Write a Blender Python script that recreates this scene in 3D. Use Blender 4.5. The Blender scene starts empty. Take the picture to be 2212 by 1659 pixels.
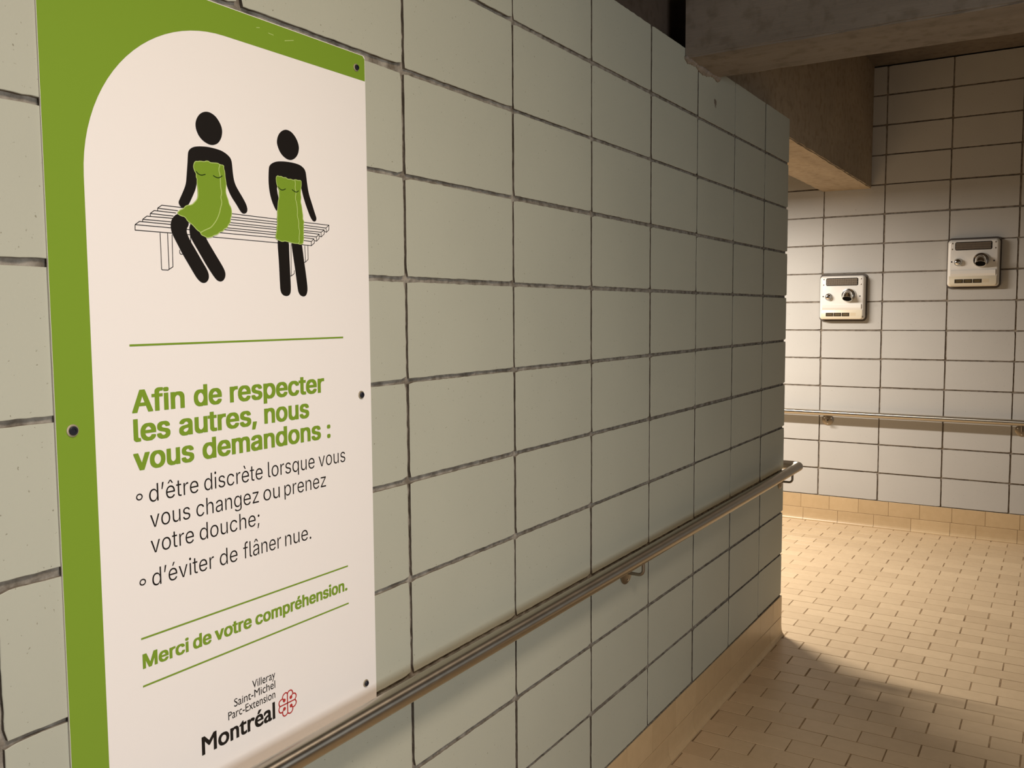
import bpy, bmesh, math, random
from mathutils.geometry import delaunay_2d_cdt
from mathutils import Vector, Matrix

# ------------------------------------------------------------------ camera, world, lamps, exposure
S = bpy.context.scene
COL = S.collection
FPX = 1925.114
YAW, PITCH, ROLL = -0.557819, 0.078975, 0.006013
CAM = Vector((1.105382, -0.980749, 1.331893))
fw = Vector((math.sin(YAW)*math.cos(PITCH), math.cos(YAW)*math.cos(PITCH), -math.sin(PITCH)))
rt = Vector((math.cos(YAW), -math.sin(YAW), 0.0))
dn = fw.cross(rt)
r2 = math.cos(ROLL)*rt + math.sin(ROLL)*dn
d2 = -math.sin(ROLL)*rt + math.cos(ROLL)*dn
cam_data = bpy.data.cameras.new('camera')
cam_data.sensor_fit = 'HORIZONTAL'
cam_data.sensor_width = 36.0
cam_data.lens = FPX/2212*36.0
cam_data.clip_start = 0.02
cam = bpy.data.objects.new('camera', cam_data)
M = Matrix.Identity(4)
for i in range(3):
    M[i][0] = r2[i]; M[i][1] = -d2[i]; M[i][2] = -fw[i]; M[i][3] = CAM[i]
cam.matrix_world = M
COL.objects.link(cam)
S.camera = cam

w = bpy.data.worlds.new('world'); S.world = w; w.use_nodes = True
w.node_tree.nodes['Background'].inputs[0].default_value = (0.9, 0.8, 0.7, 1)
w.node_tree.nodes['Background'].inputs[1].default_value = 0.02

def area(name, loc, sx, sy, power, col, spread=180, aim=None, rotz=0.0):
    l = bpy.data.lights.new(name, 'AREA'); l.shape = 'RECTANGLE'; l.size = sx; l.size_y = sy
    l.energy = power; l.color = col; l.spread = math.radians(spread)
    o = bpy.data.objects.new(name, l); o.location = loc
    if aim is not None:
        o.rotation_euler = (Vector(aim)-Vector(loc)).to_track_quat('-Z', 'Y').to_euler()
    else:
        o.rotation_euler = (0, 0, rotz)
    COL.objects.link(o); return o
# added fill light aimed at the block wall, and louvred ceiling light over the corridor
area('corridor_wall_fill', (1.6, -0.4, 2.85), 0.5, 0.6, 7.6, (1.0, 0.77, 0.52), 90, aim=(0, 0.3, 0.7))
area('corridor_ceiling_light', (1.6, -0.9, 2.88), 0.5, 0.6, 22.5, (1.0, 0.885, 0.87), 130)
# fill light added across the corridor, no opening behind it, facing the block wall
area('corridor_side_fill', (4.2, -1.2, 1.40), 1.6, 1.3, 31.5, (0.95, 0.965, 0.97), 112, aim=(0.0, -0.2, 1.15))
# lamp behind the partition, lighting the back wall and floor
area('changing_room_light', (-1.5, 4.12, 2.15), 1.3, 0.14, 150.0, (1.0, 0.92, 0.835), 180)

S.view_settings.view_transform = 'Standard'
S.view_settings.look = 'None'
S.view_settings.exposure = 0.0
S.view_settings.gamma = 1.0
S.view_settings.use_curve_mapping = False
S.cycles.max_bounces = 10
S.cycles.diffuse_bounces = 6
S.cycles.use_denoising = True

# flat print of the sign: outlines in metres on the sign's own plane (along the wall, up)
BODY1=[[[-0.0919,1.6124],[-0.0889,1.6218],[-0.0823,1.6297],[-0.0726,1.6343],[-0.063,1.6341],[-0.0539,1.6302],[-0.0477,1.6235],[-0.0435,1.6164],[-0.0425,1.6087],[-0.0447,1.5996],[-0.0506,1.5913],[-0.0589,1.5871],[-0.0665,1.5862],[-0.0771,1.5893],[-0.0853,1.5952],[-0.0902,1.6033]],[[-0.1066,1.5679],[-0.1049,1.5727],[-0.0995,1.5773],[-0.0922,1.58],[-0.0827,1.5816],[-0.071,1.5827],[-0.058,1.5823],[-0.046,1.5811],[-0.0362,1.5777],[-0.029,1.573],[-0.0264,1.5681],[-0.0255,1.5611],[-0.0248,1.5505],[-0.023,1.5392],[-0.0198,1.5316],[-0.0144,1.5241],[-0.0077,1.5159],[-0.0016,1.5075],[0.0011,1.5023],[0.0024,1.4965],[0.0007,1.4923],[-0.0041,1.4898],[-0.0087,1.4905],[-0.0132,1.4946],[-0.0187,1.5022],[-0.0285,1.5132],[-0.0338,1.522],[-0.0379,1.5321],[-0.0403,1.5442],[-0.0472,1.5521],[-0.07,1.5525],[-0.0882,1.5501],[-0.0948,1.5424],[-0.0929,1.5358],[-0.0927,1.5282],[-0.0947,1.5186],[-0.0992,1.5096],[-0.1043,1.5005],[-0.1081,1.4942],[-0.1135,1.4893],[-0.1176,1.488],[-0.1216,1.4886],[-0.125,1.4925],[-0.1258,1.4958],[-0.1242,1.4993],[-0.1187,1.5091],[-0.1137,1.5189],[-0.1114,1.526],[-0.1099,1.5379],[-0.1077,1.5551]],[[-0.1301,1.4782],[-0.1363,1.4731],[-0.14,1.4669],[-0.1408,1.4602],[-0.1397,1.4519],[-0.1355,1.4438],[-0.129,1.4333],[-0.1224,1.4219],[-0.1127,1.4079],[-0.103,1.3937],[-0.098,1.3869],[-0.0919,1.3815],[-0.0856,1.3797],[-0.0796,1.3823],[-0.0761,1.3876],[-0.0764,1.3946],[-0.0804,1.4023],[-0.0885,1.4133],[-0.0974,1.4267],[-0.1063,1.439],[-0.1111,1.4472],[-0.1137,1.4538],[-0.113,1.459],[-0.1099,1.463],[-0.1092,1.4678],[-0.114,1.4758],[-0.122,1.4785]],[[-0.1056,1.4672],[-0.1084,1.4619],[-0.1085,1.4542],[-0.1065,1.4458],[-0.1011,1.4376],[-0.0912,1.4235],[-0.0792,1.4059],[-0.0678,1.3914],[-0.0615,1.3849],[-0.055,1.3827],[-0.0493,1.3848],[-0.0452,1.3903],[-0.0449,1.3975],[-0.0496,1.4062],[-0.0611,1.4216],[-0.0715,1.436],[-0.0786,1.446],[-0.0805,1.4519],[-0.0856,1.4576],[-0.0949,1.4629],[-0.101,1.4667]]]
TOWEL1=[[-0.0941,1.5582],[-0.0899,1.5584],[-0.0857,1.5597],[-0.0783,1.5596],[-0.075,1.5613],[-0.0707,1.5617],[-0.0676,1.5598],[-0.06,1.5604],[-0.0534,1.561],[-0.0491,1.5592],[-0.0419,1.5593],[-0.0426,1.5553],[-0.0406,1.5494],[-0.0403,1.5424],[-0.039,1.5346],[-0.0386,1.5294],[-0.0401,1.5204],[-0.0386,1.5143],[-0.0355,1.5076],[-0.0346,1.5024],[-0.0308,1.4974],[-0.0294,1.4913],[-0.0302,1.4841],[-0.0327,1.4794],[-0.0323,1.475],[-0.037,1.4701],[-0.0394,1.4655],[-0.0451,1.4633],[-0.0475,1.4596],[-0.0536,1.4582],[-0.0582,1.4539],[-0.0654,1.4521],[-0.0677,1.4498],[-0.0775,1.4476],[-0.0806,1.4493],[-0.088,1.4514],[-0.0899,1.4556],[-0.0951,1.4578],[-0.1001,1.4625],[-0.1052,1.4664],[-0.1112,1.4693],[-0.1161,1.4757],[-0.1221,1.476],[-0.1295,1.4791],[-0.1248,1.4841],[-0.1181,1.4869],[-0.1133,1.492],[-0.103,1.4938],[-0.0976,1.4986],[-0.0938,1.5024],[-0.0918,1.5069],[-0.0913,1.5121],[-0.0915,1.5189],[-0.0927,1.5282],[-0.092,1.5325],[-0.094,1.5357],[-0.0933,1.5401],[-0.0967,1.5447],[-0.0981,1.5496],[-0.0968,1.5549]]
FOLD1=[[-0.0497,1.5587],[-0.0522,1.5514],[-0.0497,1.5439],[-0.0495,1.5342],[-0.0494,1.5246],[-0.0474,1.5178],[-0.0499,1.5105],[-0.0485,1.5054],[-0.048,1.5019],[-0.0511,1.4937],[-0.0531,1.4865],[-0.0578,1.4773],[-0.0636,1.4698],[-0.0704,1.4631],[-0.0802,1.4593],[-0.0889,1.4548]]
BUST=[[[-0.0937,1.5434],[-0.0896,1.5401],[-0.0844,1.539],[-0.0774,1.5412]],[[-0.0624,1.5414],[-0.0576,1.5394],[-0.0521,1.539],[-0.0459,1.543]],[[0.067,1.5399],[0.0711,1.5364],[0.0765,1.5352],[0.0834,1.5382]],[[0.0983,1.5386],[0.1039,1.536],[0.1083,1.5355],[0.1129,1.5384]]]
GLYPHS={",":[187,[[[38,-119],[68,71],[137,71],[84,-119]]]],".":[187,[[[95,-4],[83,-3],[73,1],[63,9],[55,18],[51,29],[50,41],[51,53],[55,64],[63,73],[73,81],[83,85],[95,87],[107,85],[118,81],[128,73],[135,64],[140,53],[141,41],[140,29],[135,18],[128,9],[118,1],[107,-3]]]],":":[187,[[[95,-4],[83,-3],[73,1],[63,9],[55,18],[51,29],[50,41],[51,53],[55,64],[63,73],[73,81],[83,85],[95,87],[107,85],[118,81],[128,73],[135,64],[140,53],[141,41],[140,29],[135,18],[128,9],[118,1],[107,-3]],[[95,271],[83,272],[73,277],[63,284],[55,294],[51,304],[50,316],[51,328],[55,339],[63,349],[73,356],[83,360],[95,362],[107,360],[118,356],[128,349],[135,339],[140,328],[141,316],[140,304],[135,294],[128,284],[118,277],[107,272]]]],";":[187,[[[38,-119],[68,71],[137,71],[84,-119]],[[103,271],[92,272],[81,277],[71,284],[64,294],[59,304],[58,316],[59,328],[64,339],[71,349],[81,356],[92,360],[103,362],[116,360],[126,356],[136,349],[143,339],[148,328],[149,316],[148,304],[143,294],[136,284],[126,277],[116,272]]]],"A":[479,[[[16,0],[201,509],[276,509],[463,0],[395,0],[287,302],[264,372],[232,478],[245,478],[213,371],[191,302],[85,0]],[[110,142],[110,199],[370,199],[370,142]]]],"M":[628,[[[60,0],[60,509],[152,509],[277,187],[287,159],[299,123],[311,84],[322,49],[307,49],[318,83],[330,121],[342,158],[352,187],[476,509],[568,509],[568,0],[504,0],[504,291],[504,327],[505,369],[506,413],[507,457],[513,457],[498,409],[482,363],[467,322],[456,291],[342,0],[286,0],[170,291],[159,321],[145,361],[129,408],[112,457],[119,457],[120,416],[121,372],[122,328],[122,291],[122,0]]]],"a":[389,[[[160,-9],[137,-7],[115,-3],[94,5],[76,15],[60,29],[48,45],[38,63],[32,84],[30,108],[32,128],[36,146],[43,161],[53,174],[64,184],[78,193],[92,200],[108,206],[125,211],[178,220],[234,227],[265,235],[276,255],[276,257],[275,272],[272,285],[267,297],[260,307],[251,315],[240,322],[227,327],[212,330],[196,331],[178,330],[163,327],[149,322],[118,301],[100,274],[41,291],[51,313],[64,331],[79,346],[95,358],[114,368],[133,375],[153,380],[173,383],[194,384],[239,379],[255,375],[271,369],[286,360],[300,350],[312,336],[322,320],[330,301],[335,278],[337,251],[337,0],[277,0],[277,52],[272,52],[252,25],[242,16],[229,8],[215,1],[199,-4],[181,-7]],[[170,45],[192,47],[211,51],[228,59],[242,68],[254,80],[263,93],[270,108],[274,122],[276,138],[276,190],[259,182],[231,176],[200,171],[175,168],[134,159],[122,153],[112,147],[103,139],[97,130],[93,118],[92,105],[93,93],[96,82],[102,72],[109,64],[119,57],[130,52],[142,48],[156,46]]]],"c":[395,[[[207,-8],[174,-5],[144,3],[117,16],[93,35],[72,58],[56,85],[44,116],[37,150],[34,187],[37,225],[44,260],[56,291],[72,318],[93,341],[117,360],[144,374],[174,382],[207,384],[226,384],[243,381],[260,377],[276,371],[291,364],[305,356],[318,346],[330,335],[340,322],[349,308],[356,293],[362,277],[303,262],[290,289],[270,311],[242,325],[207,330],[184,328],[163,321],[145,310],[130,296],[118,278],[108,258],[102,236],[98,212],[96,187],[98,163],[102,139],[108,117],[118,97],[130,80],[145,66],[163,55],[184,49],[207,46],[243,52],[271,66],[292,89],[304,117],[363,102],[357,86],[350,70],[341,56],[331,43],[319,32],[306,21],[292,12],[277,5],[261,-1],[244,-5],[226,-7]]]],"d":[424,[[[195,-8],[165,-6],[137,3],[111,16],[89,34],[70,57],[55,84],[43,116],[36,151],[34,189],[36,227],[43,261],[55,293],[70,320],[89,342],[112,361],[137,374],[165,382],[196,384],[218,383],[237,379],[253,373],[267,364],[278,355],[287,346],[306,319],[311,319],[311,509],[372,509],[372,0],[313,0],[313,59],[307,59],[287,31],[277,21],[266,12],[252,4],[236,-3],[217,-7]],[[205,47],[226,49],[246,55],[263,65],[278,78],[290,95],[299,115],[306,138],[310,162],[312,189],[310,216],[306,241],[300,263],[290,282],[278,299],[263,312],[246,322],[227,328],[205,330],[182,328],[162,322],[145,311],[130,298],[118,281],[108,261],[102,239],[98,215],[96,189],[98,163],[102,139],[109,117],[118,97],[130,80],[145,66],[162,55],[182,49]]]],"e":[404,[[[212,-8],[177,-5],[145,3],[117,16],[92,35],[72,58],[56,85],[44,116],[37,150],[34,187],[36,224],[44,258],[55,290],[71,317],[91,340],[115,359],[142,373],[172,382],[205,384],[226,383],[246,380],[266,374],[285,366],[303,355],[319,341],[334,324],[347,305],[357,282],[365,256],[370,227],[371,194],[371,169],[75,169],[75,221],[338,221],[310,202],[308,226],[304,248],[298,269],[288,286],[277,301],[263,314],[246,323],[227,328],[205,330],[183,328],[164,323],[146,313],[131,301],[119,286],[109,270],[102,251],[97,231],[96,211],[96,178],[98,151],[102,127],[110,106],[121,88],[135,73],[151,61],[169,53],[190,48],[212,46],[227,47],[241,49],[254,53],[265,58],[276,65],[285,73],[294,82],[300,93],[306,105],[365,91],[358,72],[348,55],[335,39],[320,26],[302,14],[283,4],[261,-3],[237,-7]]]],"f":[253,[[[228,379],[228,327],[6,327],[6,379]],[[81,0],[81,432],[82,452],[87,470],[96,486],[107,499],[120,510],[135,519],[152,525],[169,529],[187,530],[222,527],[243,521],[227,468],[215,472],[195,474],[178,472],[164,468],[154,460],[147,449],[143,435],[142,419],[142,0]]]],"g":[425,[[[207,-151],[180,-149],[156,-146],[134,-140],[114,-132],[97,-122],[82,-110],[70,-97],[59,-84],[51,-69],[101,-41],[122,-66],[131,-74],[142,-82],[154,-88],[169,-93],[187,-96],[207,-97],[236,-95],[261,-87],[282,-75],[298,-58],[308,-34],[311,-6],[311,68],[306,68],[287,41],[277,32],[266,23],[252,16],[236,10],[217,6],[195,5],[165,7],[138,14],[113,27],[90,43],[71,65],[55,90],[43,120],[36,154],[34,191],[36,229],[43,263],[55,293],[71,320],[90,342],[112,361],[138,374],[166,382],[196,384],[218,383],[237,379],[253,373],[267,365],[279,356],[288,346],[308,319],[313,319],[313,379],[372,379],[372,-9],[370,-40],[363,-67],[350,-90],[334,-109],[314,-124],[291,-136],[265,-144],[237,-149]],[[205,59],[227,61],[246,66],[264,75],[278,87],[290,103],[300,121],[307,142],[311,166],[312,193],[311,219],[307,242],[300,264],[291,283],[279,299],[264,312],[247,322],[227,328],[205,330],[182,328],[163,322],[145,312],[130,298],[118,282],[109,262],[102,241],[98,218],[96,193],[98,167],[102,144],[109,123],[118,104],[131,88],[145,76],[163,66],[183,61]]]],"h":[410,[[[114,227],[114,0],[53,0],[53,509],[114,509],[114,287],[102,287],[116,319],[132,344],[152,362],[175,374],[200,382],[227,384],[252,383],[275,377],[295,369],[313,356],[328,340],[341,321],[350,298],[355,271],[357,240],[357,0],[296,0],[296,235],[293,263],[286,286],[273,304],[256,318],[235,326],[210,329],[192,328],[176,324],[161,317],[147,308],[136,297],[126,283],[119,266],[115,248]]]],"i":[166,[[[53,0],[53,379],[114,379],[114,0]],[[84,443],[73,444],[63,448],[54,455],[47,463],[43,472],[41,483],[43,494],[47,504],[54,512],[63,518],[73,522],[84,524],[95,522],[105,518],[114,512],[121,504],[125,494],[126,483],[125,472],[121,463],[114,455],[105,448],[95,444]]]],"l":[189,[[[139,-2],[112,0],[91,8],[74,20],[62,37],[55,59],[53,84],[53,509],[114,509],[114,99],[114,83],[117,71],[120,62],[126,57],[135,53],[146,52],[160,53],[170,54],[181,3],[162,-1]]]],"m":[609,[[[53,0],[53,379],[112,379],[112,295],[108,295],[114,314],[122,331],[132,346],[144,358],[158,368],[172,376],[187,382],[203,385],[219,386],[245,383],[268,375],[287,361],[303,342],[314,320],[321,295],[312,295],[318,312],[326,329],[337,343],[350,356],[364,366],[381,375],[398,381],[417,385],[437,386],[458,385],[478,380],[497,372],[514,361],[529,346],[541,328],[550,307],[555,283],[557,255],[557,0],[496,0],[496,254],[493,279],[485,298],[473,313],[456,323],[438,329],[419,330],[402,329],[387,326],[374,320],[363,312],[353,302],[345,290],[340,277],[336,263],[335,247],[335,0],[274,0],[274,260],[272,280],[265,297],[253,311],[238,322],[220,328],[199,330],[185,329],[171,326],[158,320],[145,312],[135,302],[126,289],[119,274],[115,257],[114,238],[114,0]]]],"n":[409,[[[114,227],[114,0],[53,0],[53,379],[112,379],[112,287],[102,287],[116,319],[132,344],[152,362],[175,374],[200,382],[227,384],[252,383],[275,377],[295,369],[313,356],[328,340],[341,321],[350,298],[355,271],[357,240],[357,0],[296,0],[296,235],[293,263],[286,286],[273,304],[256,318],[235,326],[210,329],[192,328],[176,324],[161,317],[147,308],[136,297],[126,283],[119,266],[115,248]]]],"o":[415,[[[207,-8],[174,-5],[144,3],[117,16],[93,35],[72,58],[56,85],[44,116],[37,150],[34,187],[37,225],[44,260],[56,291],[72,318],[93,341],[117,360],[144,374],[174,382],[207,384],[241,382],[271,374],[299,360],[323,341],[343,318],[359,291],[371,260],[379,225],[381,187],[379,150],[371,116],[359,85],[343,58],[323,35],[299,16],[271,3],[241,-5]],[[207,46],[231,49],[252,55],[270,66],[285,80],[298,97],[307,117],[314,139],[318,163],[319,187],[318,212],[314,236],[307,258],[298,278],[285,296],[270,310],[252,321],[231,328],[207,330],[184,328],[163,321],[145,310],[130,296],[118,278],[108,258],[102,236],[98,212],[96,187],[98,163],[102,139],[108,117],[118,97],[130,80],[145,66],[163,55],[184,49]]]],"p":[424,[[[53,-143],[53,379],[112,379],[112,319],[118,319],[137,346],[147,355],[158,364],[171,373],[188,379],[207,383],[229,384],[259,382],[287,374],[313,361],[335,342],[354,320],[370,293],[381,261],[388,227],[390,189],[388,151],[381,116],[370,84],[355,57],[336,34],[313,16],[288,3],[260,-6],[229,-8],[208,-7],[189,-3],[173,4],[159,12],[147,21],[138,31],[118,59],[114,59],[114,-143]],[[220,47],[242,49],[262,55],[279,66],[294,80],[306,97],[316,117],[323,139],[327,163],[328,189],[327,215],[323,239],[316,261],[307,281],[295,298],[280,311],[262,322],[243,328],[220,330],[198,328],[178,322],[161,312],[147,299],[134,282],[125,263],[118,241],[114,216],[113,189],[114,162],[118,138],[125,115],[135,95],[147,78],[162,65],[179,55],[198,49]]]],"q":[424,[[[372,-143],[311,-143],[311,59],[306,59],[287,31],[277,21],[266,12],[252,4],[236,-3],[217,-7],[195,-8],[165,-6],[137,3],[111,16],[89,34],[70,57],[55,84],[43,116],[36,151],[34,189],[36,227],[43,261],[55,293],[70,320],[89,342],[112,361],[137,374],[165,382],[196,384],[218,383],[237,379],[253,373],[267,364],[278,355],[287,346],[307,319],[313,319],[313,379],[372,379]],[[205,47],[226,49],[246,55],[263,65],[278,78],[290,95],[299,115],[306,138],[310,162],[312,189],[310,216],[306,241],[300,263],[290,282],[278,299],[263,312],[246,322],[227,328],[205,330],[182,328],[162,322],[145,311],[130,298],[118,281],[108,261],[102,239],[98,215],[96,189],[98,163],[102,139],[109,117],[118,97],[130,80],[145,66],[162,55],[182,49]]]],"r":[259,[[[53,0],[53,379],[112,379],[112,321],[115,321],[124,339],[137,354],[152,367],[171,377],[191,383],[213,385],[229,384],[243,384],[243,322],[230,324],[207,326],[190,324],[174,321],[159,315],[146,306],[135,296],[126,284],[119,269],[115,254],[114,237],[114,0]]]],"s":[365,[[[182,-8],[157,-7],[133,-3],[112,3],[93,12],[76,24],[62,38],[50,54],[41,73],[36,94],[94,107],[101,87],[111,72],[124,60],[141,52],[160,47],[181,45],[206,47],[227,53],[244,62],[258,74],[265,88],[268,103],[266,115],[262,126],[254,136],[243,144],[229,150],[212,155],[149,170],[118,180],[92,192],[72,208],[58,227],[50,249],[47,274],[49,295],[55,314],[65,332],[79,347],[95,360],[115,370],[137,378],[161,383],[187,384],[212,383],[234,379],[254,372],[271,363],[286,352],[299,339],[309,324],[318,308],[324,290],[268,277],[262,291],[254,304],[243,316],[228,325],[210,331],[187,333],[166,331],[147,326],[131,317],[119,305],[111,292],[109,277],[110,264],[115,253],[124,243],[136,235],[152,229],[172,223],[229,209],[261,200],[287,187],[306,171],[320,153],[328,131],[331,107],[329,85],[323,65],[312,47],[298,31],[281,18],[260,6],[236,-2],[210,-7]]]],"t":[227,[[[204,379],[204,327],[6,327],[6,379]],[[65,471],[126,471],[126,98],[127,83],[130,70],[136,61],[144,55],[156,51],[170,50],[185,51],[202,54],[213,2],[192,-3],[168,-4],[138,-1],[113,7],[92,21],[77,41],[68,64],[65,93]]]],"u":[410,[[[182,-5],[158,-3],[135,2],[115,11],[97,23],[82,39],[69,59],[60,82],[54,109],[53,139],[53,379],[114,379],[114,144],[116,117],[124,94],[137,75],[154,61],[175,53],[200,50],[218,51],[234,55],[249,62],[263,71],[274,83],[283,97],[290,113],[295,132],[296,153],[296,379],[357,379],[357,0],[298,0],[298,92],[307,92],[294,60],[277,35],[257,17],[234,5],[209,-3]]]],"v":[389,[[[163,0],[17,379],[84,379],[165,155],[187,87],[206,21],[184,21],[203,87],[224,155],[305,379],[371,379],[226,0]]]],"x":[378,[[[21,0],[171,218],[171,171],[29,379],[100,379],[147,306],[179,253],[207,206],[175,206],[202,253],[233,306],[282,379],[352,379],[209,169],[209,214],[358,0],[287,0],[231,85],[200,136],[173,182],[205,182],[178,136],[148,85],[91,0]]]],"z":[380,[[[42,0],[42,46],[254,320],[254,323],[48,323],[48,379],[333,379],[333,331],[126,60],[126,56],[339,56],[339,0]]]],"\u00e2":[389,[[[160,-9],[137,-7],[115,-3],[94,5],[76,15],[60,29],[48,45],[38,63],[32,84],[30,108],[32,128],[36,146],[43,161],[53,174],[64,184],[78,193],[92,200],[108,206],[125,211],[178,220],[234,227],[265,235],[276,255],[276,257],[275,272],[272,285],[267,297],[260,307],[251,315],[240,322],[227,327],[212,330],[196,331],[178,330],[163,327],[149,322],[118,301],[100,274],[41,291],[51,313],[64,331],[79,346],[95,358],[114,368],[133,375],[153,380],[173,383],[194,384],[239,379],[255,375],[271,369],[286,360],[300,350],[312,336],[322,320],[330,301],[335,278],[337,251],[337,0],[277,0],[277,52],[272,52],[252,25],[242,16],[229,8],[215,1],[199,-4],[181,-7]],[[170,45],[192,47],[211,51],[228,59],[242,68],[254,80],[263,93],[270,108],[274,122],[276,138],[276,190],[259,182],[231,176],[200,171],[175,168],[134,159],[122,153],[112,147],[103,139],[97,130],[93,118],[92,105],[93,93],[96,82],[102,72],[109,64],[119,57],[130,52],[142,48],[156,46]],[[140,435],[80,435],[80,438],[160,529],[218,529],[299,438],[299,435],[238,435],[189,495]]]],"\u00e8":[404,[[[212,-8],[177,-5],[145,3],[117,16],[92,35],[72,58],[56,85],[44,116],[37,150],[34,187],[36,224],[44,258],[55,290],[71,317],[91,340],[115,359],[142,373],[172,382],[205,384],[226,383],[246,380],[266,374],[285,366],[303,355],[319,341],[334,324],[347,305],[357,282],[365,256],[370,227],[371,194],[371,169],[75,169],[75,221],[338,221],[310,202],[308,226],[304,248],[298,269],[288,286],[277,301],[263,314],[246,323],[227,328],[205,330],[183,328],[164,323],[146,313],[131,301],[119,286],[109,270],[102,251],[97,231],[96,211],[96,178],[98,151],[102,127],[110,106],[121,88],[135,73],[151,61],[169,53],[190,48],[212,46],[227,47],[241,49],[254,53],[265,58],[276,65],[285,73],[294,82],[300,93],[306,105],[365,91],[358,72],[348,55],[335,39],[320,26],[302,14],[283,4],[261,-3],[237,-7]],[[180,429],[114,529],[182,529],[230,429]]]],"\u00e9":[404,[[[212,-8],[177,-5],[145,3],[117,16],[92,35],[72,58],[56,85],[44,116],[37,150],[34,187],[36,224],[44,258],[55,290],[71,317],[91,340],[115,359],[142,373],[172,382],[205,384],[226,383],[246,380],[266,374],[285,366],[303,355],[319,341],[334,324],[347,305],[357,282],[365,256],[370,227],[371,194],[371,169],[75,169],[75,221],[338,221],[310,202],[308,226],[304,248],[298,269],[288,286],[277,301],[263,314],[246,323],[227,328],[205,330],[183,328],[164,323],[146,313],[131,301],[119,286],[109,270],[102,251],[97,231],[96,211],[96,178],[98,151],[102,127],[110,106],[121,88],[135,73],[151,61],[169,53],[190,48],[212,46],[227,47],[241,49],[254,53],[265,58],[276,65],[285,73],[294,82],[300,93],[306,105],[365,91],[358,72],[348,55],[335,39],[320,26],[302,14],[283,4],[261,-3],[237,-7]],[[177,429],[225,529],[293,529],[227,429]]]],"\u00ea":[404,[[[212,-8],[177,-5],[145,3],[117,16],[92,35],[72,58],[56,85],[44,116],[37,150],[34,187],[36,224],[44,258],[55,290],[71,317],[91,340],[115,359],[142,373],[172,382],[205,384],[226,383],[246,380],[266,374],[285,366],[303,355],[319,341],[334,324],[347,305],[357,282],[365,256],[370,227],[371,194],[371,169],[75,169],[75,221],[338,221],[310,202],[308,226],[304,248],[298,269],[288,286],[277,301],[263,314],[246,323],[227,328],[205,330],[183,328],[164,323],[146,313],[131,301],[119,286],[109,270],[102,251],[97,231],[96,211],[96,178],[98,151],[102,127],[110,106],[121,88],[135,73],[151,61],[169,53],[190,48],[212,46],[227,47],[241,49],[254,53],[265,58],[276,65],[285,73],[294,82],[300,93],[306,105],[365,91],[358,72],[348,55],[335,39],[320,26],[302,14],[283,4],[261,-3],[237,-7]],[[155,435],[95,435],[95,438],[175,529],[233,529],[313,438],[313,435],[252,435],[204,495]]]],"\u2019":[177,[[[52,318],[82,509],[151,509],[98,318]]]]}
BENCH=[[[-0.1407,1.4625],[-0.1913,1.4626],[-0.1984,1.4576],[-0.1987,1.4501],[-0.1392,1.4503]],[[-0.1984,1.4576],[-0.1409,1.4577]],[[-0.1368,1.4715],[-0.1793,1.4709],[-0.186,1.4659],[-0.1862,1.4635]],[[-0.186,1.4659],[-0.1405,1.4663]],[[-0.131,1.4796],[-0.1671,1.4798],[-0.1735,1.4751],[-0.1736,1.4718]],[[-0.1735,1.4751],[-0.1357,1.4748]],[[-0.1196,1.4884],[-0.1542,1.4885],[-0.1612,1.4836],[-0.1613,1.4807]],[[-0.1612,1.4836],[-0.1279,1.4832]],[[-0.1587,1.4489],[-0.1583,1.398],[-0.1572,1.397],[-0.1474,1.397],[-0.1459,1.3981],[-0.1462,1.4494]],[[-0.1459,1.3981],[-0.1391,1.4021],[-0.1388,1.4478]],[[-0.1267,1.4267],[-0.1266,1.4221],[-0.1249,1.4209],[-0.1224,1.4209]],[[-0.1148,1.4576],[-0.1081,1.4575]],[[-0.1141,1.45],[-0.1074,1.4502]],[[-0.1069,1.4492],[-0.1068,1.439]],[[-0.0295,1.4879],[0.0651,1.4874]],[[-0.0291,1.4828],[0.0649,1.4827]],[[-0.031,1.4791],[0.0642,1.4789]],[[-0.0323,1.4741],[0.0632,1.4739]],[[-0.0358,1.4705],[0.0624,1.4705]],[[-0.0389,1.4656],[0.0617,1.4656]],[[-0.0446,1.4623],[0.06,1.4619]],[[-0.0531,1.4571],[0.0598,1.4571]],[[-0.066,1.4497],[0.065,1.4492]],[[0.1227,1.4874],[0.1843,1.4872],[0.1765,1.4818],[0.1777,1.4747],[0.184,1.4795],[0.1843,1.4872]],[[0.1212,1.4825],[0.1765,1.4818]],[[0.1224,1.4787],[0.1723,1.4781],[0.1646,1.4737],[0.1647,1.4658],[0.1721,1.4714],[0.1723,1.4781]],[[0.1216,1.4735],[0.1646,1.4737]],[[0.1215,1.4706],[0.1598,1.47],[0.1529,1.4648],[0.1531,1.4577],[0.1595,1.4629],[0.1598,1.47]],[[0.1219,1.4653],[0.1529,1.4648]],[[0.1212,1.4617],[0.1468,1.4611],[0.1406,1.4562],[0.1404,1.4493],[0.1479,1.4545],[0.1468,1.4611]],[[0.1204,1.4571],[0.1406,1.4562]],[[0.1175,1.4496],[0.1404,1.4493]],[[0.1722,1.4757],[0.1777,1.4747]],[[0.1603,1.4667],[0.1647,1.4658]],[[0.148,1.4583],[0.1531,1.4577]],[[0.125,1.4479],[0.1254,1.4208]],[[0.1321,1.4484],[0.1321,1.4258],[0.1254,1.4208],[0.1211,1.4198]],[[0.0933,1.4488],[0.0922,1.3964]],[[0.089,1.3963],[0.0922,1.3964],[0.0992,1.4006],[0.0994,1.4057]]]
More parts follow.
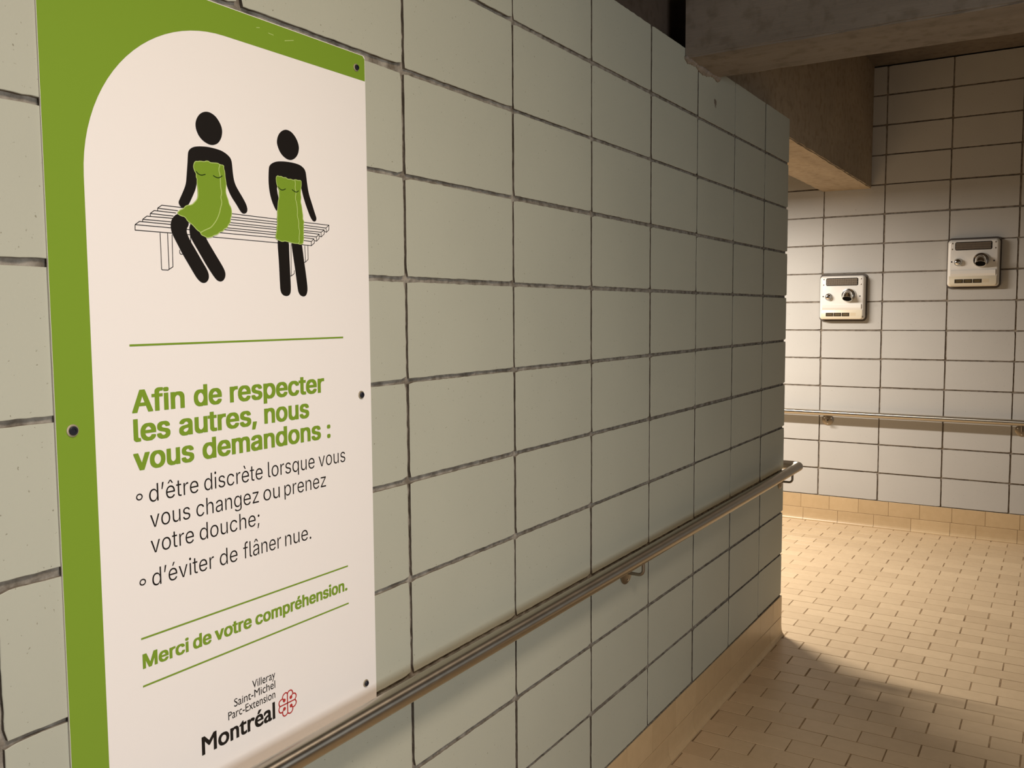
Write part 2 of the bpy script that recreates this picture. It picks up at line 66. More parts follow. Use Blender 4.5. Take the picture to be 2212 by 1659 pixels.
BODY2=[[[0.0678,1.6128],[0.0699,1.6211],[0.0756,1.6287],[0.0837,1.6336],[0.0911,1.6349],[0.0997,1.6332],[0.1077,1.6277],[0.1131,1.6208],[0.1161,1.614],[0.1167,1.6077],[0.1143,1.5991],[0.1083,1.5918],[0.0994,1.5869],[0.0906,1.5866],[0.0821,1.5899],[0.075,1.5951],[0.0704,1.6025],[0.0682,1.6084]],[[0.0488,1.5666],[0.0502,1.5712],[0.0557,1.5759],[0.0648,1.5799],[0.077,1.582],[0.0905,1.583],[0.1042,1.5831],[0.1169,1.5819],[0.1257,1.5782],[0.1301,1.5737],[0.1318,1.5665],[0.1333,1.5537],[0.1367,1.5363],[0.1422,1.5238],[0.1508,1.5034],[0.1539,1.4971],[0.1531,1.4928],[0.149,1.4902],[0.1444,1.4916],[0.1393,1.4977],[0.1356,1.5045],[0.1289,1.5178],[0.1229,1.533],[0.1201,1.5438],[0.1145,1.5496],[0.0918,1.5487],[0.0721,1.5482],[0.0646,1.541],[0.066,1.5295],[0.0682,1.5226],[0.066,1.5134],[0.0643,1.4998],[0.0608,1.503],[0.0552,1.5123],[0.0508,1.5234],[0.0483,1.5356],[0.0476,1.5488]],[[0.0639,1.4551],[0.0636,1.4442],[0.0656,1.4163],[0.0663,1.3845],[0.0671,1.3708],[0.0717,1.3645],[0.0803,1.3625],[0.0873,1.3647],[0.0904,1.3713],[0.09,1.3897],[0.0891,1.4173],[0.0885,1.4356],[0.0888,1.454],[0.0762,1.4568]],[[0.0937,1.4534],[0.0956,1.4406],[0.0987,1.4224],[0.1019,1.4031],[0.105,1.3818],[0.1071,1.3697],[0.1121,1.3642],[0.1185,1.3624],[0.1251,1.3643],[0.1286,1.3719],[0.1283,1.3823],[0.1251,1.4048],[0.1218,1.4234],[0.1187,1.4466],[0.1164,1.453],[0.1049,1.455]]]
TOWEL2=[[0.0633,1.5547],[0.067,1.5576],[0.0706,1.5565],[0.0749,1.5575],[0.0797,1.5558],[0.0847,1.5569],[0.0895,1.5543],[0.0958,1.5556],[0.1007,1.5543],[0.1065,1.5561],[0.1122,1.5553],[0.1192,1.5563],[0.1196,1.5502],[0.1181,1.5417],[0.1172,1.5333],[0.1183,1.5279],[0.1167,1.5203],[0.1191,1.5141],[0.1201,1.5058],[0.1217,1.4971],[0.1209,1.4924],[0.124,1.488],[0.1219,1.4832],[0.123,1.4786],[0.1216,1.4738],[0.1227,1.4693],[0.1213,1.4654],[0.1225,1.4618],[0.121,1.4561],[0.1202,1.4514],[0.1137,1.4496],[0.1073,1.451],[0.101,1.4506],[0.0934,1.4515],[0.086,1.4524],[0.0786,1.4533],[0.0736,1.4516],[0.0663,1.4534],[0.0603,1.4553],[0.0593,1.4593],[0.062,1.4676],[0.0622,1.4739],[0.0643,1.4812],[0.0633,1.4866],[0.0648,1.4948],[0.0643,1.4989],[0.0659,1.5098],[0.0667,1.5162],[0.0694,1.5236],[0.0691,1.5317],[0.0698,1.5344],[0.0663,1.5394],[0.0641,1.5454]]
FOLD2=[[0.1051,1.554],[0.1062,1.5495],[0.1048,1.5429],[0.107,1.5359],[0.1048,1.5246],[0.1077,1.5176],[0.1087,1.5103],[0.1091,1.503],[0.1082,1.4959],[0.1118,1.4879],[0.1108,1.4776],[0.1131,1.4713],[0.1109,1.461],[0.1119,1.4546],[0.1099,1.4512]]
ROSETTE=[[[0.0589,0.6922],[0.0586,0.6755],[0.0585,0.6583]],[[0.0414,0.6755],[0.0586,0.6755],[0.0756,0.6756]],[[0.0589,0.6922],[0.0567,0.6943],[0.0547,0.6949],[0.0511,0.6939],[0.0485,0.6918],[0.0474,0.6891],[0.0478,0.6866],[0.0443,0.6864],[0.0407,0.6847],[0.0392,0.6818],[0.0398,0.6781],[0.0414,0.6755]],[[0.0589,0.6922],[0.0613,0.6948],[0.0649,0.6956],[0.068,0.6948],[0.0702,0.6922],[0.0709,0.6892],[0.0708,0.6873],[0.0739,0.6873],[0.077,0.6856],[0.0787,0.6824],[0.0781,0.6787],[0.0756,0.6756]],[[0.0756,0.6756],[0.0781,0.6723],[0.0785,0.669],[0.0769,0.6661],[0.0737,0.6642],[0.07,0.6642],[0.0702,0.6608],[0.0688,0.6578],[0.0656,0.6559],[0.0625,0.6557],[0.06,0.6573],[0.0585,0.6583]],[[0.0414,0.6755],[0.0393,0.6728],[0.0387,0.6696],[0.0401,0.666],[0.0425,0.664],[0.0455,0.6638],[0.0471,0.6644],[0.0469,0.6609],[0.0483,0.6573],[0.0508,0.6555],[0.0543,0.6556],[0.0575,0.6575],[0.0585,0.6583]],[[0.0478,0.6866],[0.0512,0.6826]],[[0.0708,0.6873],[0.0687,0.6857],[0.0666,0.683]],[[0.07,0.6642],[0.0666,0.6681]],[[0.0471,0.6644],[0.0492,0.6667],[0.0512,0.6682]]]
BLOBS=[[0.0512,0.6827],[0.0664,0.6829],[0.0665,0.6681],[0.0512,0.6682]]
SCRATCHES=[[[0.0312,1.7825],[0.0374,1.7839]],[[0.0559,1.7803],[0.0662,1.7798]],[[0.0908,1.777],[0.1102,1.7825]]]

# ------------------------------------------------------------------ helpers
rng = random.Random(7)

def mesh_obj(name, verts, faces, mat, parent=None, smooth=False, loc=None, mats=None, midx=None):
    me = bpy.data.meshes.new(name)
    me.from_pydata([tuple(v) for v in verts], [], faces)
    me.update()
    for m in (mats or [mat]): me.materials.append(m)
    if midx: me.polygons.foreach_set('material_index', midx)
    if smooth: me.polygons.foreach_set('use_smooth', [True]*len(me.polygons))
    o = bpy.data.objects.new(name, me)
    COL.objects.link(o)
    if parent: o.parent = parent
    if loc: o.location = loc
    return o

def bm_obj(name, bm, mat, parent=None, smooth=False, loc=None):
    me = bpy.data.meshes.new(name); bm.normal_update(); bm.to_mesh(me); bm.free()
    me.materials.append(mat)
    if smooth: me.polygons.foreach_set('use_smooth', [True]*len(me.polygons))
    o = bpy.data.objects.new(name, me); COL.objects.link(o)
    if parent: o.parent = parent
    if loc: o.location = loc
    return o

def thing(name, label, cat, loc, group=None):
    o = bpy.data.objects.new(name, None); o.empty_display_size = 0.1
    o.location = loc; o['label'] = label; o['category'] = cat
    if group: o['group'] = group
    COL.objects.link(o); return o

def structure(o, label=None, cat=None):
    o['kind'] = 'structure'
    if label: o['label'] = label
    if cat: o['category'] = cat
    return o

class MB:
    """collects plain faces"""
    def __init__(s): s.v = []; s.f = []
    def add(s, vs, fs):
        n = len(s.v); s.v += [tuple(v) for v in vs]; s.f += [tuple(i+n for i in f) for f in fs]
    def box(s, x0, x1, y0, y1, z0, z1):
        s.add([(x0,y0,z0),(x1,y0,z0),(x1,y1,z0),(x0,y1,z0),(x0,y0,z1),(x1,y0,z1),(x1,y1,z1),(x0,y1,z1)],
              [(0,3,2,1),(4,5,6,7),(0,1,5,4),(1,2,6,5),(2,3,7,6),(3,0,4,7)])
    def sweep(s, path, r, n=16, cap=True):
        """round bar along a list of points"""
        path = [Vector(p) for p in path]; rings = []
        up = None
        for i, p in enumerate(path):
            t = (path[min(i+1, len(path)-1)] - path[max(i-1, 0)]).normalized()
            if up is None:
                up = Vector((0,0,1)) if abs(t.z) < 0.9 else Vector((1,0,0))
            a = t.cross(up).normalized(); up = a.cross(t).normalized()
            rr = r[i] if isinstance(r, (list, tuple)) else r
            rings.append([p + a*rr*math.cos(2*math.pi*k/n) + up*rr*math.sin(2*math.pi*k/n) for k in range(n)])
        vs = [v for R in rings for v in R]; fs = []
        for i in range(len(rings)-1):
            for k in range(n):
                fs.append((i*n+k, i*n+(k+1)%n, (i+1)*n+(k+1)%n, (i+1)*n+k))
        if cap:
            fs.append(tuple(range(n-1, -1, -1))); fs.append(tuple((len(rings)-1)*n+k for k in range(n)))
        s.add(vs, fs)
    def lathe(s, prof, origin, axis, n=32):
        """prof = [(radius, height along axis)]"""
        ax = Vector(axis).normalized()
        u = ax.cross(Vector((0,0,1)) if abs(ax.z) < 0.9 else Vector((1,0,0))).normalized(); v = ax.cross(u)
        o = Vector(origin); vs = []; fs = []
        for r, h in prof:
            for k in range(n):
                a = 2*math.pi*k/n
                vs.append(o + ax*h + (u*math.cos(a)+v*math.sin(a))*r)
        for i in range(len(prof)-1):
            for k in range(n):
                fs.append((i*n+k, i*n+(k+1)%n, (i+1)*n+(k+1)%n, (i+1)*n+k))
        fs.append(tuple(range(n-1,-1,-1))); fs.append(tuple((len(prof)-1)*n+k for k in range(n)))
        s.add(vs, fs)
    def obj(s, name, mat, parent=None, smooth=False, loc=None):
        return mesh_obj(name, s.v, s.f, mat, parent, smooth, loc)

def auto_smooth(o, deg=40):
    """smooth shading with the sharp edges kept"""
    me = o.data; bm = bmesh.new(); bm.from_mesh(me)
    for e in bm.edges:
        e.smooth = len(e.link_faces) == 2 and e.calc_face_angle(0) < math.radians(deg)
    for f in bm.faces: f.smooth = True
    bm.to_mesh(me); bm.free(); return o

# ------------------------------------------------------------------ materials
def mat_new(name):
    m = bpy.data.materials.new(name); m.use_nodes = True
    nt = m.node_tree; return m, nt, nt.nodes['Principled BSDF'], nt.nodes, nt.links

def plain(name, col, rough=0.5, metal=0.0, spec=0.5):
    m, nt, b, N, L = mat_new(name)
    b.inputs['Base Color'].default_value = (*col, 1); b.inputs['Roughness'].default_value = rough
    b.inputs['Metallic'].default_value = metal; b.inputs['Specular IOR Level'].default_value = spec
    return m

def ramp(N, L, src, stops):
    r = N.new('ShaderNodeValToRGB'); e = r.color_ramp.elements
    while len(e) < len(stops): e.new(0.5)
    for i, (p, c) in enumerate(stops): e[i].position = p; e[i].color = (*c, 1) if len(c) == 3 else c
    L.new(src, r.inputs[0]); return r.outputs[0]

def noise(N, L, co, scale, detail=4, rough=0.55):
    n = N.new('ShaderNodeTexNoise'); n.inputs['Scale'].default_value = scale
    n.inputs['Detail'].default_value = detail; n.inputs['Roughness'].default_value = rough
    L.new(co, n.inputs['Vector']); return n.outputs['Fac']

def mix(N, L, mode, fac, a, b):
    m = N.new('ShaderNodeMix'); m.data_type = 'RGBA'; m.blend_type = mode
    if isinstance(fac, (int, float)): m.inputs[0].default_value = fac
    else: L.new(fac, m.inputs[0])
    for s, i in ((a, 6), (b, 7)):
        if isinstance(s, tuple): m.inputs[i].default_value = (*s, 1)
        else: L.new(s, m.inputs[i])
    return m.outputs[2]

def bump(N, L, b, h, strength, dist):
    n = N.new('ShaderNodeBump'); n.inputs['Strength'].default_value = strength; n.inputs['Distance'].default_value = dist
    L.new(h, n.inputs['Height']); L.new(n.outputs[0], b.inputs['Normal']); return n

def coords(N): return N.new('ShaderNodeTexCoord').outputs['Object']

def block_paint(name, base, chip=None):
    m, nt, b, N, L = mat_new(name); co = coords(N)
    big = noise(N, L, co, 1.7, 3)
    c = ramp(N, L, big, [(0.3, tuple(x*0.96 for x in base)), (0.7, tuple(min(1, x*1.04) for x in base))])
    sp = noise(N, L, co, 165, 2, 0.5)
    specks = ramp(N, L, sp, [(0.0, (0.45, 0.42, 0.38)), (0.255, (0.62, 0.59, 0.54)), (0.295, (1, 1, 1)), (1, (1, 1, 1))])
    c = mix(N, L, 'MULTIPLY', 1.0, c, specks)
    if chip:
        v = N.new('ShaderNodeVectorMath'); v.operation = 'SUBTRACT'; L.new(co, v.inputs[0]); v.inputs[1].default_value = chip
        v2 = N.new('ShaderNodeVectorMath'); v2.operation = 'MULTIPLY'; L.new(v.outputs[0], v2.inputs[0]); v2.inputs[1].default_value = (1, 1.3, 0.8)
        ln = N.new('ShaderNodeVectorMath'); ln.operation = 'LENGTH'; L.new(v2.outputs[0], ln.inputs[0])
        ad = N.new('ShaderNodeMath'); ad.operation = 'MULTIPLY_ADD'; ad.inputs[1].default_value = 0.03
        L.new(noise(N, L, co, 60, 2), ad.inputs[0]); L.new(ln.outputs['Value'], ad.inputs[2])
        f = ramp(N, L, ad.outputs[0], [(0.0, (1, 1, 1)), (0.026, (1, 1, 1)), (0.031, (0, 0, 0)), (1, (0, 0, 0))])
        c = mix(N, L, 'MIX', f, c, (0.17, 0.14, 0.11))
    L.new(c, b.inputs['Base Color'])
    b.inputs['Roughness'].default_value = 0.55; b.inputs['Specular IOR Level'].default_value = 0.35
    h1 = noise(N, L, co, 210, 3, 0.6)
    pit = ramp(N, L, sp, [(0.22, (0, 0, 0)), (0.33, (1, 1, 1))])
    hh = mix(N, L, 'MIX', 0.5, h1, pit)
    bump(N, L, b, hh, 0.35, 0.0012)
    return m

def grout_mat(name, dark, light, sc=38):
    m, nt, b, N, L = mat_new(name); co = coords(N)
    c = ramp(N, L, noise(N, L, co, sc, 5, 0.6), [(0.36, dark), (0.64, light)])
    L.new(c, b.inputs['Base Color']); b.inputs['Roughness'].default_value = 0.9; b.inputs['Specular IOR Level'].default_value = 0.15
    bump(N, L, b, noise(N, L, co, 190, 4), 0.6, 0.002)
    return m

def concrete(name, a, bcol, stretch):
    m, nt, b, N, L = mat_new(name); co = coords(N)
    mp = N.new('ShaderNodeMapping'); mp.inputs['Scale'].default_value = stretch; L.new(co, mp.inputs[0])
    c = ramp(N, L, noise(N, L, mp.outputs[0], 3.0, 6, 0.6), [(0.3, a), (0.7, bcol)])
    st = ramp(N, L, noise(N, L, co, 22, 3), [(0.32, (0.80, 0.78, 0.74)), (0.5, (1, 1, 1))])
    c = mix(N, L, 'MULTIPLY', 1.0, c, st)
    L.new(c, b.inputs['Base Color']); b.inputs['Roughness'].default_value = 0.85; b.inputs['Specular IOR Level'].default_value = 0.2
    bump(N, L, b, noise(N, L, mp.outputs[0], 40, 4), 0.35, 0.004)
    return m

def tile_mat(name, base, rough=0.4):
    m, nt, b, N, L = mat_new(name); co = coords(N)
    at = N.new('ShaderNodeAttribute'); at.attribute_name = 'tone'
    v = ramp(N, L, at.outputs['Fac'], [(0, (0.90, 0.88, 0.86)), (1, (1.06, 1.06, 1.06))])
    n = ramp(N, L, noise(N, L, co, 26, 5), [(0.3, (0.95, 0.94, 0.92)), (0.7, (1.02, 1.02, 1.02))])
    c = mix(N, L, 'MULTIPLY', 1.0, mix(N, L, 'MULTIPLY', 1.0, v, n), base)
    L.new(c, b.inputs['Base Color']); b.inputs['Roughness'].default_value = rough; b.inputs['Specular IOR Level'].default_value = 0.4
    bump(N, L, b, noise(N, L, co, 60, 3), 0.12, 0.002)
    return m

def steel_mat(name, col, rough, along=None):
    m, nt, b, N, L = mat_new(name); co = coords(N)
    b.inputs['Base Color'].default_value = (*col, 1); b.inputs['Metallic'].default_value = 1.0
    r = N.new('ShaderNodeMapRange'); r.inputs[3].default_value = rough*0.9; r.inputs[4].default_value = rough*1.15
    L.new(noise(N, L, co, 35, 4), r.inputs[0]); L.new(r.outputs[0], b.inputs['Roughness'])
    if along:                                   # polished round the tube: highlights run along it
        b.inputs['Anisotropic'].default_value = 0.9
        t = N.new('ShaderNodeCombineXYZ')
        for i in range(3): t.inputs[i].default_value = along[i]
        L.new(t.outputs[0], b.inputs['Tangent'])
    return m

BLOCK = (0.445, 0.458, 0.380)
M_block = block_paint('painted block', BLOCK, chip=(0.0, 2.18, 2.081))
M_block_back = block_paint('painted block back', (0.50, 0.485, 0.45))
M_grout = grout_mat('block joint', (0.15, 0.128, 0.10), (0.33, 0.305, 0.26))
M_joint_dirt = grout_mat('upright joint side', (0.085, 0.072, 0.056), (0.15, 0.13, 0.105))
M_grout_back = grout_mat('back wall joint', (0.17, 0.14, 0.11), (0.29, 0.25, 0.20))
M_conc = concrete('ceiling concrete', (0.12, 0.10, 0.08), (0.18, 0.15, 0.12), (1, 1, 1))
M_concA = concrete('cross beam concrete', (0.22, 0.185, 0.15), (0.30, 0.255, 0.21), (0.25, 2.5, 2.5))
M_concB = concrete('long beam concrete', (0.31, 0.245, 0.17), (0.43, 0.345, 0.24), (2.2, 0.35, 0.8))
M_concB_shaded = concrete('long beam concrete with shade', (0.085, 0.062, 0.046), (0.125, 0.095, 0.072), (2.2, 0.35, 0.8))  # long beam concrete darkened to paint in shade, not a stain
M_tile = tile_mat('floor tile', (0.60, 0.455, 0.285), 0.42)
M_tile_base = tile_mat('base tile', (0.585, 0.43, 0.245), 0.35)
M_tgrout = grout_mat('tile joint', (0.20, 0.13, 0.07), (0.40, 0.28, 0.16), 9)
M_steel = steel_mat('brushed steel', (0.52, 0.475, 0.40), 0.30, (0, 1, 0))
M_steel_x = steel_mat('brushed steel of the back rail', (0.52, 0.475, 0.40), 0.30, (1, 0, 0))
M_steel_d = steel_mat('dull steel', (0.30, 0.26, 0.21), 0.38)
M_chrome = plain('chrome', (0.72, 0.71, 0.69), 0.12, 1.0)
M_black = plain('black hole', (0.004, 0.0035, 0.003), 0.8, 0, 0.05)
M_white = plain('sign white', (0.86, 0.835, 0.815), 0.38, 0, 0.4)
M_edge = plain('sign edge', (0.55, 0.53, 0.46), 0.5)
M_green = plain('sign green', (0.195, 0.325, 0.029), 0.34, 0, 0.45)
M_pale = plain('pale green print', (0.44, 0.58, 0.18), 0.4)
M_ink = plain('black print', (0.010, 0.008, 0.007), 0.4)
M_dkgreen = plain('dark green print', (0.012, 0.03, 0.004), 0.4)
M_red = plain('red print', (0.46, 0.028, 0.026), 0.4)
M_bolt = plain('dark bolt', (0.012, 0.013, 0.022), 0.45, 0.0)
M_washer = plain('bolt washer', (0.36, 0.31, 0.22), 0.5, 0.3)
M_enamel = plain('white enamel', (0.80, 0.77, 0.71), 0.3, 0, 0.5)
M_cream = plain('cream enamel', (0.74, 0.66, 0.50), 0.35, 0, 0.5)
M_rim = plain('dark gasket', (0.075, 0.06, 0.048), 0.6)
M_plate = plain('black label', (0.03, 0.02, 0.010), 0.35)
M_gold = plain('gold label print', (0.36, 0.26, 0.10), 0.4)
M_mesh = plain('grille bars', (0.24, 0.19, 0.14), 0.5, 0.2)

# ------------------------------------------------------------------ block walls
def outline(y0, y1, z0, z1, step, amp, rad=0.004):
    """jittered rounded rectangle, counter-clockwise seen with y to the right, z up"""
    pts = []
    def side(a, b, nx, nz):
        L = math.hypot(b[0]-a[0], b[1]-a[1]); n = max(2, int(L/step)); ph = rng.uniform(0, 6.28); wl = rng.uniform(0.05, 0.12)
        for i in range(n):
            t = i/n
            e = amp*(0.35*math.sin(ph+t*L/wl*6.28) + rng.gauss(0, 0.38)) if 0 < i else 0
            pts.append((a[0]+(b[0]-a[0])*t + nx*e, a[1]+(b[1]-a[1])*t + nz*e))
    r = rad*rng.uniform(0.5, 1.6)
    side((y0+r, z0), (y1-r, z0), 0, 1); pts.append((y1-r*0.3, z0+r*0.3)) if False else None
    side((y1, z0+r), (y1, z1-r), 1, 0)
    side((y1-r, z1), (y0+r, z1), 0, 1)
    side((y0, z1-r), (y0, z0+r), 1, 0)
    return pts

def block(mb, put, depth, y0, y1, z0, z1, step, amp, rad=0.003):
    o = outline(y0, y1, z0, z1, step, amp, rad); n = len(o)
    cy, cz = (y0+y1)/2, (z0+z1)/2
    fo = rng.gauss(0, 0.0006)                                     # blocks are not laid perfectly flush
    def inset(p, d):
        return (p[0] - max(-d, min(d, (p[0]-cy)*0.5)), p[1] - max(-d, min(d, (p[1]-cz)*0.5)))
    rings = [[put(p[0], p[1], -depth) for p in o],
             [put(p[0], p[1], -0.0008+fo) for p in o],
             [put(*inset(p, 0.0007), fo) for p in o]]
    vs = [v for R in rings for v in R]; fs = []
    for i in range(2):
        for k in range(n):
            fs.append((i*n+k, i*n+(k+1) % n, (i+1)*n+(k+1) % n, (i+1)*n+k))
    fs.append(tuple(2*n+k for k in range(n)))
    fs.append(tuple(range(n-1, -1, -1)))
    mb.add(vs, fs)
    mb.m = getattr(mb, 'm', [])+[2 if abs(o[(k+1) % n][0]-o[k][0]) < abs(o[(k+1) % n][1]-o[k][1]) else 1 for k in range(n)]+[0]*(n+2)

def mortar(mb, put, y0, y1, z0, z1, step, base, amp, back):
    """uneven joint filling behind the block faces"""
    ny = max(2, int((y1-y0)/step)); nz = max(2, int((z1-z0)/step)); vs = []
    for j in range(nz+1):
        for i in range(ny+1):
            vs.append(put(y0+(y1-y0)*i/ny, z0+(z1-z0)*j/nz, base+rng.uniform(-amp, amp)))
    fs = [(j*(ny+1)+i, j*(ny+1)+i+1, (j+1)*(ny+1)+i+1, (j+1)*(ny+1)+i) for j in range(nz) for i in range(ny)]
    mb.add(vs, fs)
    c = [put(y0,z0,base-amp),put(y1,z0,base-amp),put(y1,z1,base-amp),put(y0,z1,base-amp),put(y0,z0,back),put(y1,z0,back),put(y1,z1,back),put(y0,z1,back)]
    mb.add(c, [(4,7,6,5),(0,4,5,1),(1,5,6,2),(2,6,7,3),(3,7,4,0)])

BW, CH, YE, THK = 0.401195, 0.2, 3.176960, 0.19
JH, JV = 0.0098, 0.0088
mbB = MB(); mbG = MB()
putL = lambda y, z, d: (d, y, z)
ZTOP = 2.2
for r in range(11):
    z0, z1 = r*CH, (r+1)*CH
    for v in range(-6, 8):
        y0 = v*BW-(0.0105 if v <= -1 else 0); y1 = (v+1)*BW-(0.0105 if v < -1 else 0) if v < 7 else YE
        near = -2 <= v
        a0 = y0+JV/2; a1 = y1-(JV/2 if v < 7 else 0)
        jz = rng.gauss(0, 0.0007); jy = rng.gauss(0, 0.0006)
        top = z1-JH/2 if r < 10 else ZTOP
        block(mbB, putL, THK if r < 10 else 0.08, a0+jy, a1+jy*(v < 7), z0+JH/2+jz+(0.004 if r == 9 and v in (-1, 0) else 0), top+jz, 0.011 if near else 0.08, 0.0007)
mortar(mbG, putL, -6*BW, YE-0.004, 0.0, 2.165, 0.0125, -0.0062, 0.0016, -THK+0.004)
nB = len(mbB.f)
mbB.add(mbG.v, mbG.f)
# solid foot of the wall behind the base tiles
nf = len(mbB.f)
mbB.box(-THK, -0.001, -6*BW, YE-0.001, -0.19, -0.0005)
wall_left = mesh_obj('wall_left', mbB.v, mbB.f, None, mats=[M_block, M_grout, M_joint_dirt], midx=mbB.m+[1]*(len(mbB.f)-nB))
structure(wall_left)

BY, BX0, BW2 = 5.637432, -0.401125, 0.405178
mbB = MB(); mbG = MB()
putB = lambda x, z, d: (x, BY-d, z)
for r in range(15):
    for u in range(-6, 12):
        x0 = BX0+u*BW2; x1 = x0+BW2
        jz = rng.gauss(0, 0.0008); jx = rng.gauss(0, 0.0008)
        block(mbB, putB, 0.15, x0+JV/2+jx, x1-JV/2+jx, r*CH+JH/2+jz-0.001, min((r+1)*CH-JH/2+jz-0.001, 2.99), 0.02, 0.0005, 0.002)
mortar(mbG, putB, BX0-6*BW2, BX0+12*BW2, 0.0, 2.99, 0.03, -0.006, 0.0012, -0.146)
nB = len(mbB.f); mbB.add(mbG.v, mbG.f)
mbB.box(BX0-6*BW2, BX0+12*BW2, BY+0.001, BY+0.15, -0.19, -0.0005)
wall_back = mesh_obj('wall_back', mbB.v, mbB.f, None, mats=[M_block_back, M_grout_back, M_grout_back], midx=mbB.m+[1]*(len(mbB.f)-nB))
structure(wall_back)

# the unseen sides of the place, closing it so that light bounces as indoors
FZ = -0.19
m = MB(); m.box(4.435, 4.55, -2.4, BY, FZ, 3.0); structure(m.obj('wall_right', M_conc))
m = MB(); m.box(-2.95, 4.55, -2.5, -2.4, FZ, 3.0); structure(m.obj('wall_front', M_conc))
m = MB(); m.box(-2.95, -2.83, -2.4, BY, FZ, 3.0); structure(m.obj('wall_far_left', M_conc))
m = MB(); m.box(-2.95, 4.55, -2.5, BY+0.15, 3.0, 3.12); structure(m.obj('ceiling', M_conc))

# ------------------------------------------------------------------ floor tiles
def tone_attr(me, vals):
    a = me.attributes.new('tone', 'FLOAT', 'FACE'); a.data.foreach_set('value', vals)

mbT = MB(); tones = []; TL, TW = 0.2, 0.0981
y = 2.0525-46*TW; k = -46
gx, gy, gd = 0.0022, 0.0013, 0.0012
while y < BY-0.005:
    off = 0.1215 if k % 2 == 0 else 0.0215
    x = off - 15*TL
    while x < 4.43:
        if x > -2.9:
            t = min(1, max(0, rng.gauss(0.55, 0.22))); jx, jy = rng.gauss(0, 0.0005), rng.gauss(0, 0.0004)
            g1, g2 = gx*rng.uniform(0.6, 1.5), gy*rng.uniform(0.55, 1.5)
            x0, x1, y0, y1 = x+g1+jx, min(x+TL-g1+jx, 4.434), y+g2+jy, min(y+TW-g2+jy, BY)
            if x1-x0 > 0.01 and y1-y0 > 0.01:
                b = 0.0010; dz = rng.gauss(0, 0.00018)
                mbT.add([(x0,y0,FZ-gd),(x1,y0,FZ-gd),(x1,y1,FZ-gd),(x0,y1,FZ-gd),
                         (x0+b,y0+b,FZ+dz),(x1-b,y0+b,FZ+dz),(x1-b,y1-b,FZ+dz),(x0+b,y1-b,FZ+dz)],
                        [(0,1,5,4),(1,2,6,5),(2,3,7,6),(3,0,4,7),(4,5,6,7)])
                tones += [t]*5
        x += TL
    y += TW; k += 1
nT = len(mbT.f)
mbT.box(-2.95, 4.55, -2.5, BY+0.15, FZ-0.12, FZ-gd+0.0003)
floor = mesh_obj('floor', mbT.v, mbT.f, None, mats=[M_tile, M_tgrout], midx=[0]*nT+[1]*(len(mbT.f)-nT))
tone_attr(floor.data, tones+[0.5]*(len(mbT.f)-nT)); structure(floor)

# ------------------------------------------------------------------ tiled base with a cove foot
def base_tiles(name, put, a0, a1, up_edges, cove_edges):
    mb = MB(); tn = []
    def strip(e0, e1, prof):
        g = 0.0011; t = min(1, max(0, rng.gauss(0.5, 0.2)))
        e0, e1 = e0+g, e1-g
        vs = [put(e0, d, z) for d, z in prof]+[put(e1, d, z) for d, z in prof]; n = len(prof)
        fs = [(i, i+1, n+i+1, n+i) for i in range(n-1)]
        fs += [tuple(range(n-1, -1, -1)), tuple(range(n, 2*n))]
        mb.add(vs, fs); tn.extend([t]*len(fs))
    up = [(0.0004, -0.0996), (0.0030, -0.0996), (0.0042, -0.0984), (0.0042, -0.0016), (0.0032, -0.0006), (0.0004, -0.0006)]
    cove = [(0.0004, -0.1895), (0.0185, -0.1895), (0.0185, -0.1862), (0.0150, -0.1835), (0.0108, -0.178), (0.0070, -0.168), (0.0052, -0.154), (0.0042, -0.138),
            (0.0042, -0.1030), (0.0030, -0.1018), (0.0004, -0.1018)]
    for i in range(len(up_edges)-1): strip(up_edges[i], up_edges[i+1], up)
    for i in range(len(cove_edges)-1): strip(cove_edges[i], cove_edges[i+1], cove)
    n = len(mb.f)
    c = [put(a, d, z) for a in (a0, a1) for d, z in ((0.0, FZ), (0.0026, FZ), (0.0026, -0.001), (0.0, -0.001))]
    mb.add(c, [(0,1,5,4),(1,2,6,5),(2,3,7,6),(3,0,4,7),(3,2,1,0),(4,5,6,7)])
    o = mesh_obj(name, mb.v, mb.f, None, mats=[M_tile_base, M_tgrout], midx=[0]*n+[1]*(len(mb.f)-n))
    tone_attr(o.data, tn+[0.5]*(len(mb.f)-n)); structure(o); return o

ups = [YE-0.14-0.2*i for i in range(27, -1, -1)]+[YE]
cvs = [YE-0.19-0.243*i for i in range(22, -1, -1)]+[YE]
base_tiles('baseboard_left', lambda a, d, z: (d, a, z), -2.4, YE, [e for e in ups if e > -2.4], [e for e in cvs if e > -2.4])
ups = [-0.5202+0.2003*i for i in range(-11, 25)]
cvs = [-0.5029+0.2437*i for i in range(-9, 5)]+[0.6281]+[0.8701+0.2437*i for i in range(0, 15)]
base_tiles('baseboard_back', lambda a, d, z: (a, BY-d, z), ups[0], ups[-1], ups, cvs)

